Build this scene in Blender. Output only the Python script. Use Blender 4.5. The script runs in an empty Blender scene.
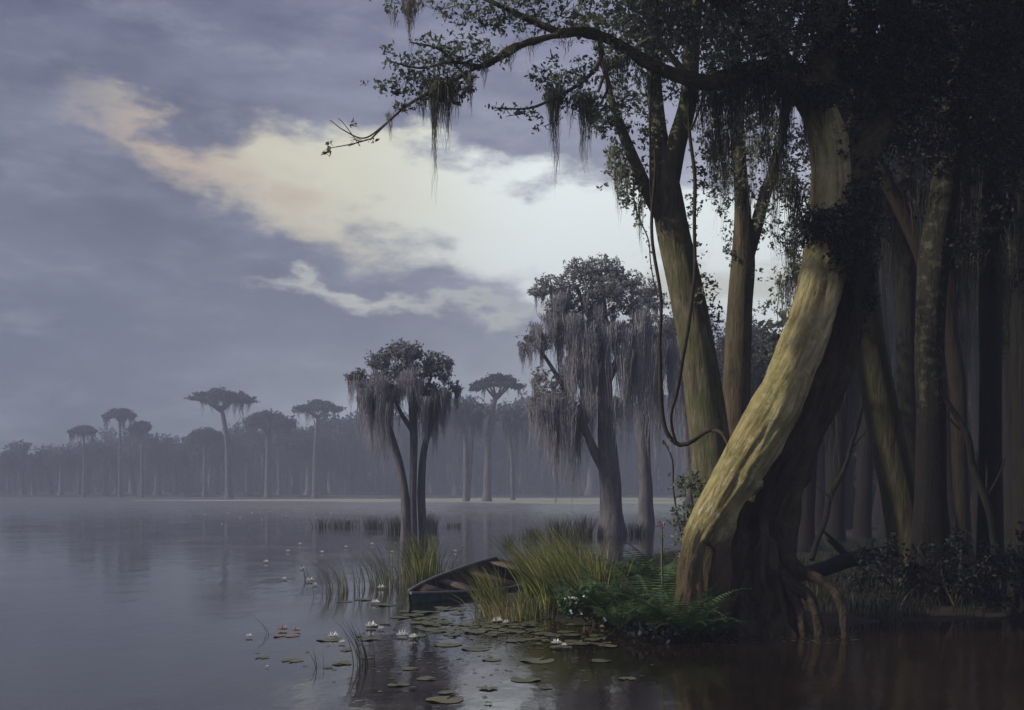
import bpy, math, random
import numpy as np
from mathutils import Vector, noise as mnoise

rng = np.random.default_rng(7)
random.seed(7)
F = 1100.0
CAMH = 1.7
HY = 489.0
sc = bpy.context.scene
col = sc.collection

def P(x, y, d):
    return np.array([(x - 512.0) * d / F, d, CAMH + (HY - y) * d / F])

def G(x, y, z=0.0):
    d = (CAMH - z) * F / (y - HY)
    return np.array([(x - 512.0) * d / F, d, z])

# ------------------------------------------------------------------ meshes
class MB:
    def __init__(s):
        s.v = []; s.f = []; s.n = 0
    def add(s, v, f):
        v = np.asarray(v, float).reshape(-1, 3); f = np.asarray(f, int)
        if len(v) == 0: return
        s.v.append(v); s.f.append(f + s.n); s.n += len(v)
    def mesh(s, name, smooth=True):
        me = bpy.data.meshes.new(name)
        v = np.concatenate(s.v)
        me.vertices.add(len(v)); me.vertices.foreach_set('co', v.ravel())
        idx = np.concatenate([f.ravel() for f in s.f])
        tot = np.concatenate([np.full(len(f), f.shape[1]) for f in s.f])
        st = np.concatenate([[0], np.cumsum(tot)[:-1]])
        me.loops.add(len(idx)); me.loops.foreach_set('vertex_index', idx)
        me.polygons.add(len(tot)); me.polygons.foreach_set('loop_start', st)
        me.polygons.foreach_set('loop_total', tot)
        if smooth: me.polygons.foreach_set('use_smooth', np.ones(len(tot), bool))
        me.update(calc_edges=True); me.validate()
        return me
    def build(s, name, mat, parent=None, smooth=True):
        return link(name, s.mesh(name, smooth), mat, parent)

def link(name, me, mat, parent=None):
    o = bpy.data.objects.new(name, me); col.objects.link(o)
    if mat is not None:
        o.data.materials.clear(); o.data.materials.append(mat)
    if parent is not None:
        o.parent = parent
        o.location = -Vector(parent.location)   # meshes are built in world space, empties carry no rotation
    return o

def empty(name, loc, label, cat, group=None):
    o = bpy.data.objects.new(name, None); col.objects.link(o)
    o.location = Vector([float(a) for a in loc]); o.empty_display_size = 0.2
    tag(o, label, cat, group)
    return o

def tag(o, label=None, cat=None, group=None, kind=None):
    if label: o['label'] = label
    if cat: o['category'] = cat
    if group: o['group'] = group
    if kind: o['kind'] = kind
    return o

def kids(o):
    return [c for c in bpy.data.objects if c.parent == o]

def copy_thing(o, loc, scale, rotz, label):
    c = o.copy(); col.objects.link(c)
    c.location = loc; c.scale = scale; c.rotation_euler = (0, 0, rotz)
    if label: c['label'] = label
    for ch in KIDS[o.name]:
        k = ch.copy(); col.objects.link(k); k.parent = c
    return c
KIDS = {}

def catmull(p, step):
    p = np.asarray(p, float)
    q = np.vstack([2 * p[0] - p[1], p, 2 * p[-1] - p[-2]])
    out = []
    for i in range(1, len(q) - 2):
        n = max(2, int(np.linalg.norm(q[i + 1][:3] - q[i][:3]) / step))
        t = np.linspace(0, 1, n, endpoint=False)[:, None]
        a, b, c, d = q[i - 1], q[i], q[i + 1], q[i + 2]
        out.append(0.5 * (2 * b + (c - a) * t + (2 * a - 5 * b + 4 * c - d) * t * t + (3 * b - a - 3 * c + d) * t ** 3))
    out.append(q[-2][None])
    return np.vstack(out)

def tube(mb, pr, nseg=10, step=None, ridge=0.0, seed=0.0, wob=0.0, flare=0.0):
    """pr: rows x,y,z,r"""
    pr = np.asarray(pr, float)
    if step is None: step = max(0.03, float(pr[:, 3].mean()) * 0.8)
    c = catmull(pr, step)
    if wob:
        for k in range(len(c)):
            s = k * step
            c[k, 0] += wob * mnoise.noise((s * 1.3, seed, 0)); c[k, 1] += wob * mnoise.noise((s * 1.3, seed, 9))
    pts = c[:, :3]; r = np.maximum(c[:, 3], 0.0015)
    tg = np.gradient(pts, axis=0); tg /= np.linalg.norm(tg, axis=1)[:, None] + 1e-9
    a = np.array([1.0, 0, 0]) if abs(tg[0][0]) < 0.8 else np.array([0, 1.0, 0])
    ang = np.linspace(0, 2 * math.pi, nseg, endpoint=False)
    V = []
    for k in range(len(pts)):
        a = a - tg[k] * a.dot(tg[k]); a /= np.linalg.norm(a) + 1e-9
        b = np.cross(tg[k], a)
        rr = np.full(nseg, r[k])
        if ridge:
            h = k * step
            for j in range(nseg):
                rr[j] *= 1 + ridge * mnoise.noise((math.cos(ang[j]) * 2.2, math.sin(ang[j]) * 2.2, h * 0.5 + seed)) \
                           + 0.4 * ridge * mnoise.noise((math.cos(ang[j]) * 5, math.sin(ang[j]) * 5, h * 1.2 + seed))
        if flare:
            z = pts[k][2]
            if z < 1.0:
                q = max(0, 1.0 - max(z, 0)) ** 2.2
                rr *= 1 + flare * q * (0.7 + 0.6 * np.abs(np.sin(ang * 2.5 + seed)))
        V.append(pts[k] + rr[:, None] * (np.cos(ang)[:, None] * a + np.sin(ang)[:, None] * b))
    V = np.vstack(V); n = len(pts)
    i = np.arange(n - 1)[:, None] * nseg; j = np.arange(nseg)[None]; j2 = (j + 1) % nseg
    Fq = np.stack([i + j, i + j2, i + nseg + j2, i + nseg + j], -1).reshape(-1, 4)
    mb.add(V, Fq)
    mb.add(np.vstack([V[:nseg], pts[0]]), [[(k + 1) % nseg, k, nseg] for k in range(nseg)])
    mb.add(np.vstack([V[-nseg:], pts[-1]]), [[k, (k + 1) % nseg, nseg] for k in range(nseg)])

def pp(rows, yz=0):
    """pixel rows (px,py,depth,r_px) -> world rows x,y,z,r"""
    return np.array([list(P(a, b, d)) + [r * d / F] for a, b, d, r in rows])

def unit(n):
    v = rng.normal(size=(n, 3)); return v / (np.linalg.norm(v, axis=1)[:, None] + 1e-9)

def leaves(mb, c, size, ratio=0.45, var=0.4, droop=0.0):
    n = len(c)
    if n == 0: return
    u = unit(n)
    if droop: u[:, 2] -= droop; u /= np.linalg.norm(u, axis=1)[:, None]
    w = unit(n); v = np.cross(u, w); v /= np.linalg.norm(v, axis=1)[:, None] + 1e-9
    s = size * (1 + 1.5 * var * rng.uniform(-1, 1, n))[:, None]
    V = np.stack([c - u * s * .5, c - u * s * .05 - v * s * ratio * .5, c + u * s * .5, c - u * s * .05 + v * s * ratio * .5], 1).reshape(-1, 3)
    i = np.arange(n)[:, None] * 4
    mb.add(V, i + np.arange(4)[None])

def blob_pts(n, center, r3, shell=0.5, lower=1.0):
    u = unit(n)
    rad = rng.uniform(0, 1, n) ** (1.0 / (3 + 3 * shell)) * (1 + .35 * (rng.uniform(0, 1, n) < .08))
    # broken outline: radius modulated by direction
    ph = rng.uniform(0, 6, 3)
    m = 1 + 0.22 * np.sin(u[:, 0] * 5 + ph[0]) * np.sin(u[:, 2] * 5 + ph[1]) + 0.12 * np.sin(u[:, 1] * 9 + u[:, 2] * 7 + ph[2])
    p = u * (rad * m)[:, None]
    p[:, 2] = np.where(p[:, 2] < 0, p[:, 2] * lower, p[:, 2])
    return center + p * np.asarray(r3)

def sprays(n_tw, center, r3, per, spread, shell=0.4, lower=1.0):
    """leaf positions gathered into small twigs through the volume of a clump: gaps stay between them"""
    c = blob_pts(n_tw, np.asarray(center), r3, shell, lower)
    d = unit(n_tw); d[:, 2] *= 0.6
    t = rng.uniform(-1, 1, (n_tw, per, 1))
    q = c[:, None, :] + d[:, None, :] * t * spread + rng.normal(size=(n_tw, per, 3)) * spread * 0.22
    return q.reshape(-1, 3)

def strands(mb, tops, lens, width, segs=4, sway=0.03, conv=None, cpull=0.0):
    """hanging tapering strands of moss"""
    n = len(tops)
    if n == 0: return
    lens = np.asarray(lens)
    a = rng.uniform(0, math.pi, n)
    side = np.stack([np.cos(a), np.sin(a), np.zeros(n)], 1)
    ph = rng.uniform(0, 6.28, (n, 2))
    rows = []
    for k in range(segs + 1):
        t = k / segs
        p = tops.copy()
        p[:, 2] -= lens * t
        am = (sway + lens * .034) * t ** .7
        p[:, 0] += am * (np.sin(ph[:, 0] + t * 4) + .5 * np.sin(ph[:, 1] * 3 + t * 11)); p[:, 1] += am * (np.sin(ph[:, 1] + t * 4) + .5 * np.sin(ph[:, 0] * 3 + t * 10))
        if conv is not None:
            p[:, :2] += (conv[:, :2] - p[:, :2]) * (cpull * t)
        w = width * (1 - 0.85 * t) * (0.7 + 0.6 * rng.uniform(0, 1, n))
        rows.append(np.stack([p - side * w[:, None] * .5, p + side * w[:, None] * .5], 1))
    V = np.stack(rows, 1).reshape(n, -1, 3)          # n, (segs+1)*2, 3
    m = (segs + 1) * 2
    base = np.arange(n)[:, None, None] * m
    f = np.array([[2 * k, 2 * k + 1, 2 * k + 3, 2 * k + 2] for k in range(segs)])[None]
    mb.add(V.reshape(-1, 3), (base + f).reshape(-1, 4))

def moss_bunch(mb, top, rx, length, n, width, d_thick=None):
    """one festoon: the middle strands hang lowest"""
    top = np.asarray(top, float)
    n = int(n * 1.7); g = rng.normal(size=(n, 2)) * 0.62
    t = np.zeros((n, 3)); t[:, 0] = top[0] + g[:, 0] * rx; t[:, 1] = top[1] + g[:, 1] * (d_thick or rx); t[:, 2] = top[2] + rng.uniform(-.06, .06, n) * length
    e = np.exp(-np.abs(g[:, 0]) ** 2 * 2.0)
    L = length * (0.10 + 0.90 * e * rng.uniform(0.1, 1, n) ** 1.5)
    conv = np.repeat(top[None], n, 0)
    strands(mb, t, L, width * .8, 7, sway=width * 2.0, conv=conv, cpull=0.5)

# ------------------------------------------------------------------ materials
def new_mat(name):
    m = bpy.data.materials.new(name); m.use_nodes = True
    nt = m.node_tree; nt.nodes.clear()
    out = nt.nodes.new('ShaderNodeOutputMaterial')
    return m, nt, out

def N(nt, t, **kw):
    n = nt.nodes.new(t)
    for k, v in kw.items():
        if k.startswith('i_'):
            key = k[2:]
            key = int(key) if key.isdigit() else key.replace('_', ' ')
            n.inputs[key].default_value = v
        else: setattr(n, k, v)
    return n

def ramp(nt, fac, stops, interp='LINEAR'):
    r = nt.nodes.new('ShaderNodeValToRGB'); r.color_ramp.interpolation = interp
    cr = r.color_ramp
    while len(cr.elements) < len(stops): cr.elements.new(0.5)
    for e, (p, c) in zip(cr.elements, stops):
        e.position = p; e.color = (*c, 1) if len(c) == 3 else c
    nt.links.new(fac, r.inputs[0]); return r.outputs[0]

def bark_mat(name, c1, c2, moss=None, moss_amt=0.5, scale=6.0, bump=0.5, stretch=0.18, lichen=None, base_dark=None, fibre=False):
    m, nt, out = new_mat(name); L = nt.links.new
    geo = N(nt, 'ShaderNodeNewGeometry')
    mp = N(nt, 'ShaderNodeMapping'); mp.inputs['Scale'].default_value = (1, 1, stretch)
    if fibre:
        fa = N(nt, 'ShaderNodeAttribute', attribute_name='fibre'); L(fa.outputs['Vector'], mp.inputs[0])
    else: L(geo.outputs['Position'], mp.inputs[0])
    n1 = N(nt, 'ShaderNodeTexNoise', i_Scale=scale * 2.2, i_Detail=8.0, i_Roughness=0.65, i_Distortion=0.6)
    L(mp.outputs[0], n1.inputs['Vector'])
    n2 = N(nt, 'ShaderNodeTexNoise', i_Scale=2.2, i_Detail=5.0, i_Roughness=0.6)
    L(geo.outputs['Position'], n2.inputs['Vector'])
    n3 = N(nt, 'ShaderNodeTexNoise', i_Scale=9.0, i_Detail=6.0, i_Roughness=0.7)
    L(geo.outputs['Position'], n3.inputs['Vector'])
    mid = tuple((a + b) * .5 for a, b in zip(c1, c2))
    c = ramp(nt, n1.outputs['Fac'], [(0.34, c2), (0.47, mid), (0.6, c1)])
    def mixin(a, colr, src, lo, hi, amt):
        mr = N(nt, 'ShaderNodeMapRange', i_1=lo, i_2=hi, i_3=0.0, i_4=amt); L(src, mr.inputs[0])
        mx = N(nt, 'ShaderNodeMix', data_type='RGBA'); L(mr.outputs[0], mx.inputs[0]); L(a, mx.inputs[6]); mx.inputs[7].default_value = (*colr, 1)
        return mx.outputs[2]
    if moss: c = mixin(c, moss, n2.outputs['Fac'], 0.42, 0.62, moss_amt)
    if lichen: c = mixin(c, lichen, n3.outputs['Fac'], 0.52, 0.62, 0.6)
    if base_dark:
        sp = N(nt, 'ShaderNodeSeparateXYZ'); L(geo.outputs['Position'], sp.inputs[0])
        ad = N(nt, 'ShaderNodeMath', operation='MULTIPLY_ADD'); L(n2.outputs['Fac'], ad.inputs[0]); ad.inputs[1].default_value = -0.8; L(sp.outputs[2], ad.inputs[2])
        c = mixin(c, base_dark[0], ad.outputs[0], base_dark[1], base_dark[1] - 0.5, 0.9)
    bs = N(nt, 'ShaderNodeBsdfPrincipled', i_Roughness=0.85)
    bs.inputs['Specular IOR Level'].default_value = 0.25
    L(c, bs.inputs['Base Color'])
    vo = N(nt, 'ShaderNodeTexNoise', i_Scale=scale * 5, i_Detail=6.0, i_Roughness=0.7); L(mp.outputs[0], vo.inputs['Vector'])
    ad = N(nt, 'ShaderNodeMath', operation='ADD'); L(n1.outputs['Fac'], ad.inputs[0]); L(vo.outputs['Fac'], ad.inputs[1])
    bp = N(nt, 'ShaderNodeBump', i_Strength=min(1, bump * 1.2), i_Distance=0.09 if fibre else 0.06); L(ad.outputs[0], bp.inputs['Height']); L(bp.outputs[0], bs.inputs['Normal'])
    L(bs.outputs[0], out.inputs[0]); return m

def leaf_mat(name, cols, trans=0.25, rough=0.6, pos_scale=0.8, spec=0.25):
    m, nt, out = new_mat(name); L = nt.links.new
    geo = N(nt, 'ShaderNodeNewGeometry')
    n = N(nt, 'ShaderNodeTexNoise', i_Scale=pos_scale, i_Detail=3.0); L(geo.outputs['Position'], n.inputs['Vector'])
    a = N(nt, 'ShaderNodeMath', operation='MULTIPLY_ADD'); L(geo.outputs['Random Per Island'], a.inputs[0]); a.inputs[1].default_value = 0.6; 
    b = N(nt, 'ShaderNodeMath', operation='MULTIPLY_ADD'); L(n.outputs['Fac'], b.inputs[0]); b.inputs[1].default_value = 1.6; b.inputs[2].default_value = -0.6
    L(b.outputs[0], a.inputs[2])
    k = len(cols)
    c = ramp(nt, a.outputs[0], [(0.1 + 0.8 * i / max(1, k - 1), cc) for i, cc in enumerate(cols)])
    bs = N(nt, 'ShaderNodeBsdfPrincipled', i_Roughness=rough); bs.inputs['Specular IOR Level'].default_value = spec
    L(c, bs.inputs['Base Color'])
    if trans:
        tr = N(nt, 'ShaderNodeBsdfTranslucent'); L(c, tr.inputs[0])
        mx = N(nt, 'ShaderNodeMixShader'); mx.inputs[0].default_value = trans
        L(bs.outputs[0], mx.inputs[1]); L(tr.outputs[0], mx.inputs[2]); L(mx.outputs[0], out.inputs[0])
    else: L(bs.outputs[0], out.inputs[0])
    return m

M = {}
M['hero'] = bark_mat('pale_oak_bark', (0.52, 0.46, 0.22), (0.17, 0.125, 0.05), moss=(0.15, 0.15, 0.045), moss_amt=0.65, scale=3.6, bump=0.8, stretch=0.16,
                     lichen=(0.48, 0.46, 0.30), base_dark=((0.075, 0.052, 0.032), 1.0), fibre=True)  # base_dark paints in the shade that the trunk foot sinks into
M['green_bark'] = bark_mat('mossy_green_bark', (0.17, 0.15, 0.10), (0.045, 0.038, 0.028), moss=(0.06, 0.075, 0.025), moss_amt=0.7, scale=5, bump=0.5)
M['dim_green_bark'] = bark_mat('dim_green_bark', (0.08, 0.072, 0.036), (0.022, 0.02, 0.014), moss=(0.035, 0.04, 0.015), moss_amt=0.7, scale=5, bump=0.6)
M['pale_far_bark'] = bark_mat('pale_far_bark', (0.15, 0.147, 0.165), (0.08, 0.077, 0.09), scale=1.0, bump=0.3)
M['brown_bark'] = bark_mat('brown_bark', (0.12, 0.09, 0.06), (0.028, 0.02, 0.015), moss=(0.07, 0.08, 0.035), moss_amt=0.5, scale=5, bump=0.5)
M['dark_bark'] = bark_mat('shade_dark_bark', (0.014, 0.013, 0.012), (0.007, 0.006, 0.006), moss=(0.02, 0.024, 0.013), moss_amt=0.5, scale=5, bump=0.6)  # the deep shade of the wood is put into this bark colour
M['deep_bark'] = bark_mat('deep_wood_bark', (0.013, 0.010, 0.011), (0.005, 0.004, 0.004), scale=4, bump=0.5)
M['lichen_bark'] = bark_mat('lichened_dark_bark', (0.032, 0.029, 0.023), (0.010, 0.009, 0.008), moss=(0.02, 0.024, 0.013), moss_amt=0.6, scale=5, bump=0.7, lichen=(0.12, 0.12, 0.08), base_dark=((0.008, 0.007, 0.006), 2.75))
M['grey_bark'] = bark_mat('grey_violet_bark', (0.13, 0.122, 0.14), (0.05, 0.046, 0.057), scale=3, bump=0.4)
M['red_bark'] = bark_mat('reddish_bark', (0.032, 0.018, 0.014), (0.012, 0.008, 0.007), moss=(0.02, 0.02, 0.013), moss_amt=.8, scale=5, bump=0.5)
M['shaded_stem_bark'] = bark_mat('dark_shaded_buttress_bark', (0.075, 0.058, 0.038), (0.018, 0.014, 0.011), moss=(0.03, 0.032, 0.016), moss_amt=0.6, scale=5, bump=0.7, stretch=0.2, fibre=True)  # dark bark, with the shade on this stem put into its colour
M['rootbark'] = bark_mat('brown_root_bark', (0.065, 0.05, 0.033), (0.02, 0.016, 0.011), scale=6, bump=0.6, stretch=0.8, fibre=True)
M['limbbark'] = bark_mat('mossy_limb_bark', (0.15, 0.115, 0.06), (0.035, 0.027, 0.018), moss=(0.055, 0.06, 0.028), moss_amt=0.8, scale=6, bump=0.7, stretch=0.8, fibre=True)
M['leaf'] = leaf_mat('oak_leaves', [(0.06, 0.075, 0.055), (0.15, 0.18, 0.13), (0.28, 0.31, 0.22)], 0.48)
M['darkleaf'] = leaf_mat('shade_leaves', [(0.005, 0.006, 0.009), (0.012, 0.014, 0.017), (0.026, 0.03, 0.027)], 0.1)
M['moss'] = leaf_mat('hanging_moss_grey', [(0.10, 0.105, 0.075), (0.17, 0.175, 0.12), (0.25, 0.24, 0.16)], 0.3)
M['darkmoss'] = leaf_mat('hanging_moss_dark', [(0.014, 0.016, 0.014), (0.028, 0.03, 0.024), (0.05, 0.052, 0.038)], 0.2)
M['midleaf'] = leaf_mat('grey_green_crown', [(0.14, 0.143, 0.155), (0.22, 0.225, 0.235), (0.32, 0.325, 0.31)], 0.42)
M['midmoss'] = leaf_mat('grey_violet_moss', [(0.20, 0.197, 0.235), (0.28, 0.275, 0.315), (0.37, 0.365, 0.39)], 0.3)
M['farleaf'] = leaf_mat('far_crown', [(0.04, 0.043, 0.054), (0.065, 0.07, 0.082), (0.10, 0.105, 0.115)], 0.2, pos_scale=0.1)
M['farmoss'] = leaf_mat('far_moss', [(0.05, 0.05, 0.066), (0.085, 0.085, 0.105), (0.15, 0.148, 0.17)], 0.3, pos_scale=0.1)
M['reed'] = leaf_mat('yellow_green_reed', [(0.05, 0.07, 0.02), (0.17, 0.20, 0.055), (0.40, 0.39, 0.15)], 0.35, pos_scale=2.0)
M['strawreed'] = leaf_mat('dead_straw_reed', [(0.14, 0.11, 0.05), (0.26, 0.21, 0.11), (0.38, 0.33, 0.2)], 0.3, pos_scale=2.0)
M['palereed'] = leaf_mat('pale_grey_reed', [(0.10, 0.11, 0.08), (0.16, 0.17, 0.12), (0.24, 0.25, 0.18)], 0.35, pos_scale=2.0)
M['sedge'] = leaf_mat('grey_sedge', [(0.04, 0.045, 0.045), (0.07, 0.075, 0.07), (0.11, 0.11, 0.10)], 0.3)
M['darkgrass'] = leaf_mat('dark_undergrowth', [(0.012, 0.016, 0.012), (0.025, 0.032, 0.02), (0.045, 0.05, 0.03)], 0.2)
M['fern'] = leaf_mat('fern_green', [(0.03, 0.06, 0.025), (0.06, 0.11, 0.04), (0.11, 0.17, 0.07)], 0.3, pos_scale=1.5)
M['liana'] = bark_mat('liana_bark', (0.05, 0.042, 0.03), (0.016, 0.013, 0.01), scale=14, bump=0.3)

def simple_mat(name, c, c2=None, rough=0.6, scale=8.0, bump=0.0, spec=0.3, trans=0.0, emit=None):
    m, nt, out = new_mat(name); L = nt.links.new
    bs = N(nt, 'ShaderNodeBsdfPrincipled', i_Roughness=rough); bs.inputs['Specular IOR Level'].default_value = spec
    geo = N(nt, 'ShaderNodeNewGeometry')
    n = N(nt, 'ShaderNodeTexNoise', i_Scale=scale, i_Detail=6.0, i_Roughness=0.65); L(geo.outputs['Position'], n.inputs['Vector'])
    L(ramp(nt, n.outputs['Fac'], [(0.35, c2 or tuple(x * .7 for x in c)), (0.65, c)]), bs.inputs['Base Color'])
    if bump:
        bp = N(nt, 'ShaderNodeBump', i_Strength=bump, i_Distance=0.02); L(n.outputs['Fac'], bp.inputs['Height']); L(bp.outputs[0], bs.inputs['Normal'])
    L(bs.outputs[0], out.inputs[0]); return m

M['mud'] = simple_mat('wet_mud', (0.035, 0.03, 0.02), (0.015, 0.014, 0.01), rough=0.8, scale=3, bump=0.8)
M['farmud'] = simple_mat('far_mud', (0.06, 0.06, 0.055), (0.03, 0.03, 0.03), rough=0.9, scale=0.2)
M['pad'] = leaf_mat('lily_pad_green', [(0.03, 0.045, 0.018), (0.065, 0.075, 0.028), (0.13, 0.115, 0.05)], 0.0, rough=0.45, pos_scale=3, spec=0.4)
M['padbrown'] = leaf_mat('lily_pad_brown', [(0.12, 0.09, 0.05), (0.17, 0.12, 0.08), (0.2, 0.15, 0.11)], 0.0, rough=0.5, pos_scale=3)
M['petal'] = simple_mat('white_petals', (0.85, 0.85, 0.8), (0.7, 0.7, 0.66), rough=0.5)
M['pinkpetal'] = simple_mat('faded_pink_petals', (0.55, 0.38, 0.33), (0.38, 0.24, 0.2), rough=0.6)
M['stamen'] = simple_mat('yellow_stamens', (0.75, 0.55, 0.1), rough=0.6)
M['red'] = simple_mat('red_flower', (0.22, 0.04, 0.03), (0.12, 0.02, 0.02), rough=0.5)
M['stalk'] = simple_mat('green_stalk', (0.09, 0.14, 0.05), rough=0.6)

# ------------------------------------------------------------------ water
def water_mat():
    m, nt, out = new_mat('still_swamp_water'); L = nt.links.new
    geo = N(nt, 'ShaderNodeNewGeometry')
    mp = N(nt, 'ShaderNodeMapping'); mp.inputs['Scale'].default_value = (1.0, 0.55, 1)
    L(geo.outputs['Position'], mp.inputs[0])
    n1 = N(nt, 'ShaderNodeTexNoise', i_Scale=1.6, i_Detail=4.0, i_Roughness=0.55); L(mp.outputs[0], n1.inputs['Vector'])
    n2 = N(nt, 'ShaderNodeTexNoise', i_Scale=9.0, i_Detail=3.0, i_Roughness=0.6); L(mp.outputs[0], n2.inputs['Vector'])
    s = N(nt, 'ShaderNodeMath', operation='MULTIPLY_ADD'); L(n2.outputs['Fac'], s.inputs[0]); s.inputs[1].default_value = 0.12; L(n1.outputs['Fac'], s.inputs[2])
    bp = N(nt, 'ShaderNodeBump', i_Strength=0.17, i_Distance=0.05); L(s.outputs[0], bp.inputs['Height'])
    n3 = N(nt, 'ShaderNodeTexNoise', i_Scale=0.35, i_Detail=5.0, i_Roughness=0.6); L(geo.outputs['Position'], n3.inputs['Vector'])
    c = ramp(nt, n3.outputs['Fac'], [(0.35, (0.010, 0.007, 0.005)), (0.65, (0.024, 0.015, 0.011))])
    bs = N(nt, 'ShaderNodeBsdfPrincipled', i_IOR=2.9)
    mr = N(nt, 'ShaderNodeMapRange', i_1=0.35, i_2=0.65, i_3=0.04, i_4=0.12); L(n3.outputs['Fac'], mr.inputs[0]); 
    sy = N(nt, 'ShaderNodeSeparateXYZ'); L(geo.outputs['Position'], sy.inputs[0])
    ry = N(nt, 'ShaderNodeMapRange', i_1=48.0, i_2=120.0, i_3=0.0, i_4=0.30); L(sy.outputs[1], ry.inputs[0])
    rs = N(nt, 'ShaderNodeMath', operation='ADD'); L(mr.outputs[0], rs.inputs[0]); L(ry.outputs[0], rs.inputs[1]); L(rs.outputs[0], bs.inputs['Roughness'])
    L(c, bs.inputs['Base Color']); L(bp.outputs[0], bs.inputs['Normal']); L(bs.outputs[0], out.inputs[0])
    return m
mb = MB(); mb.add([(-700, -40, 0), (700, -40, 0), (700, 1200, 0), (-700, 1200, 0)], [[0, 1, 2, 3]])
tag(mb.build('water', water_mat(), smooth=False), 'still grey lagoon water with soft reflections', None, None, 'structure')

# ------------------------------------------------------------------ bank (island the wood stands on)
shore = [G(498, 606), G(520, 612), G(556, 620), G(600, 628), G(650, 632), G(700, 634), G(760, 633), G(800, 630), G(850, 624), G(930, 622), G(1024, 620),
         np.array([9.5, 13.6, 0]), np.array([16, 11, 0]), np.array([45, 8, 0]), np.array([90, 60, 0]), np.array([60, 120, 0]), np.array([26, 78, 0]), np.array([12, 50, 0]), np.array([6.5, 33, 0]),
         np.array([3.6, 27, 0]), np.array([1.6, 22.5, 0]), np.array([0.9, 20.5, 0]), np.array([0.1, 18.2, 0]), np.array([-0.3, 16.8, 0])]
SH = np.array(shore)[:, :2]
def sdist(p):
    a = SH; b = np.roll(SH, -1, 0)
    ab = b - a
    t = np.clip(((p[:, None] - a[None]) * ab[None]).sum(2) / (ab ** 2).sum(1)[None], 0, 1)
    d = np.linalg.norm(p[:, None] - (a[None] + ab[None] * t[..., None]), axis=2).min(1)
    ins = np.zeros(len(p), bool)
    for (x1, y1), (x2, y2) in zip(a, b):
        c = ((y1 > p[:, 1]) != (y2 > p[:, 1])) & (p[:, 0] < (x2 - x1) * (p[:, 1] - y1) / (y2 - y1 + 1e-12) + x1)
        ins ^= c
    return np.where(ins, d, -d)
def bank_h(p):
    s = sdist(np.asarray(p)[:, :2])
    h = np.where(s > 0, 0.22 * (1 - np.exp(-s / 1.2)), s * 0.5)
    nz = np.array([mnoise.noise((q[0] * 0.9, q[1] * 0.9, 0)) * 0.06 + mnoise.noise((q[0] * 3, q[1] * 3, 5)) * 0.025 for q in p])
    return np.maximum(h + nz * (s > -0.5), -0.4) - 0.01
xs = np.concatenate([np.arange(-1.5, 12, 0.13), np.geomspace(12, 95, 40)])
ys = np.concatenate([np.arange(7.5, 26, 0.13), np.geomspace(26, 122, 40)])
gx, gy = np.meshgrid(xs, ys); gp = np.stack([gx.ravel(), gy.ravel()], 1)
gz = bank_h(gp)
nx, ny = len(xs), len(ys)
ii = (np.arange(ny - 1)[:, None] * nx + np.arange(nx - 1)[None]).ravel()
mb = MB(); mb.add(np.column_stack([gp, gz]), np.stack([ii, ii + 1, ii + nx + 1, ii + nx], 1))
tag(mb.build('ground', M['mud']), 'low dark muddy bank under the wood', None, None, 'structure')
# far shore
mb = MB()
fx = np.arange(-330, 331, 6.0); V = []
for x in fx:
    y0 = 232 + 6 * mnoise.noise((x * 0.02, 3, 0)) + (0 if x < 60 else (x - 60) * -0.2)
    V += [(x, y0, -0.3), (x, y0 + 1.5, 0.35 + 0.2 * mnoise.noise((x * .1, 0, 0))), (x, y0 + 90, 1.2), (x, y0 + 400, 2.0)]
f = []
for i in range(len(fx) - 1):
    for k in range(3): f.append([i * 4 + k, i * 4 + 4 + k, i * 4 + 5 + k, i * 4 + 1 + k])
mb.add(V, f); tag(mb.build('far_shore', M['farmud']), 'low far shore of the lagoon', None, None, 'structure')

M['far_sheen'] = simple_mat('pale_water_sheen', (0.34, 0.35, 0.27), (0.20, 0.21, 0.17), rough=0.8, scale=0.3)  # pale sheet standing in for the bright sheen on the far water
mb = MB(); V = []; xs_ = np.arange(-60, 75, 1.0)
for x in xs_:
    f_ = min(1, max(0, (x + 60) / 70)) * min(1, (76 - x) / 20)
    m0 = 165 + 14 * mnoise.noise((x * .05, 0, 1)) + 8 * mnoise.noise((x * .3, 0, 2)); h_ = 48 * f_ * (1 + .3 * mnoise.noise((x * .12, 4, 0)))
    V += [(x, m0 - h_ * .8, .004), (x, min(226, m0 + h_), .004)]
mb.add(V, [[2 * i, 2 * i + 2, 2 * i + 3, 2 * i + 1] for i in range(len(xs_) - 1)])
tag(mb.build('far_sheen', M['far_sheen'], smooth=False), 'pale painted sheen on the water before the far shore', None, None, 'stuff')

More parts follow.
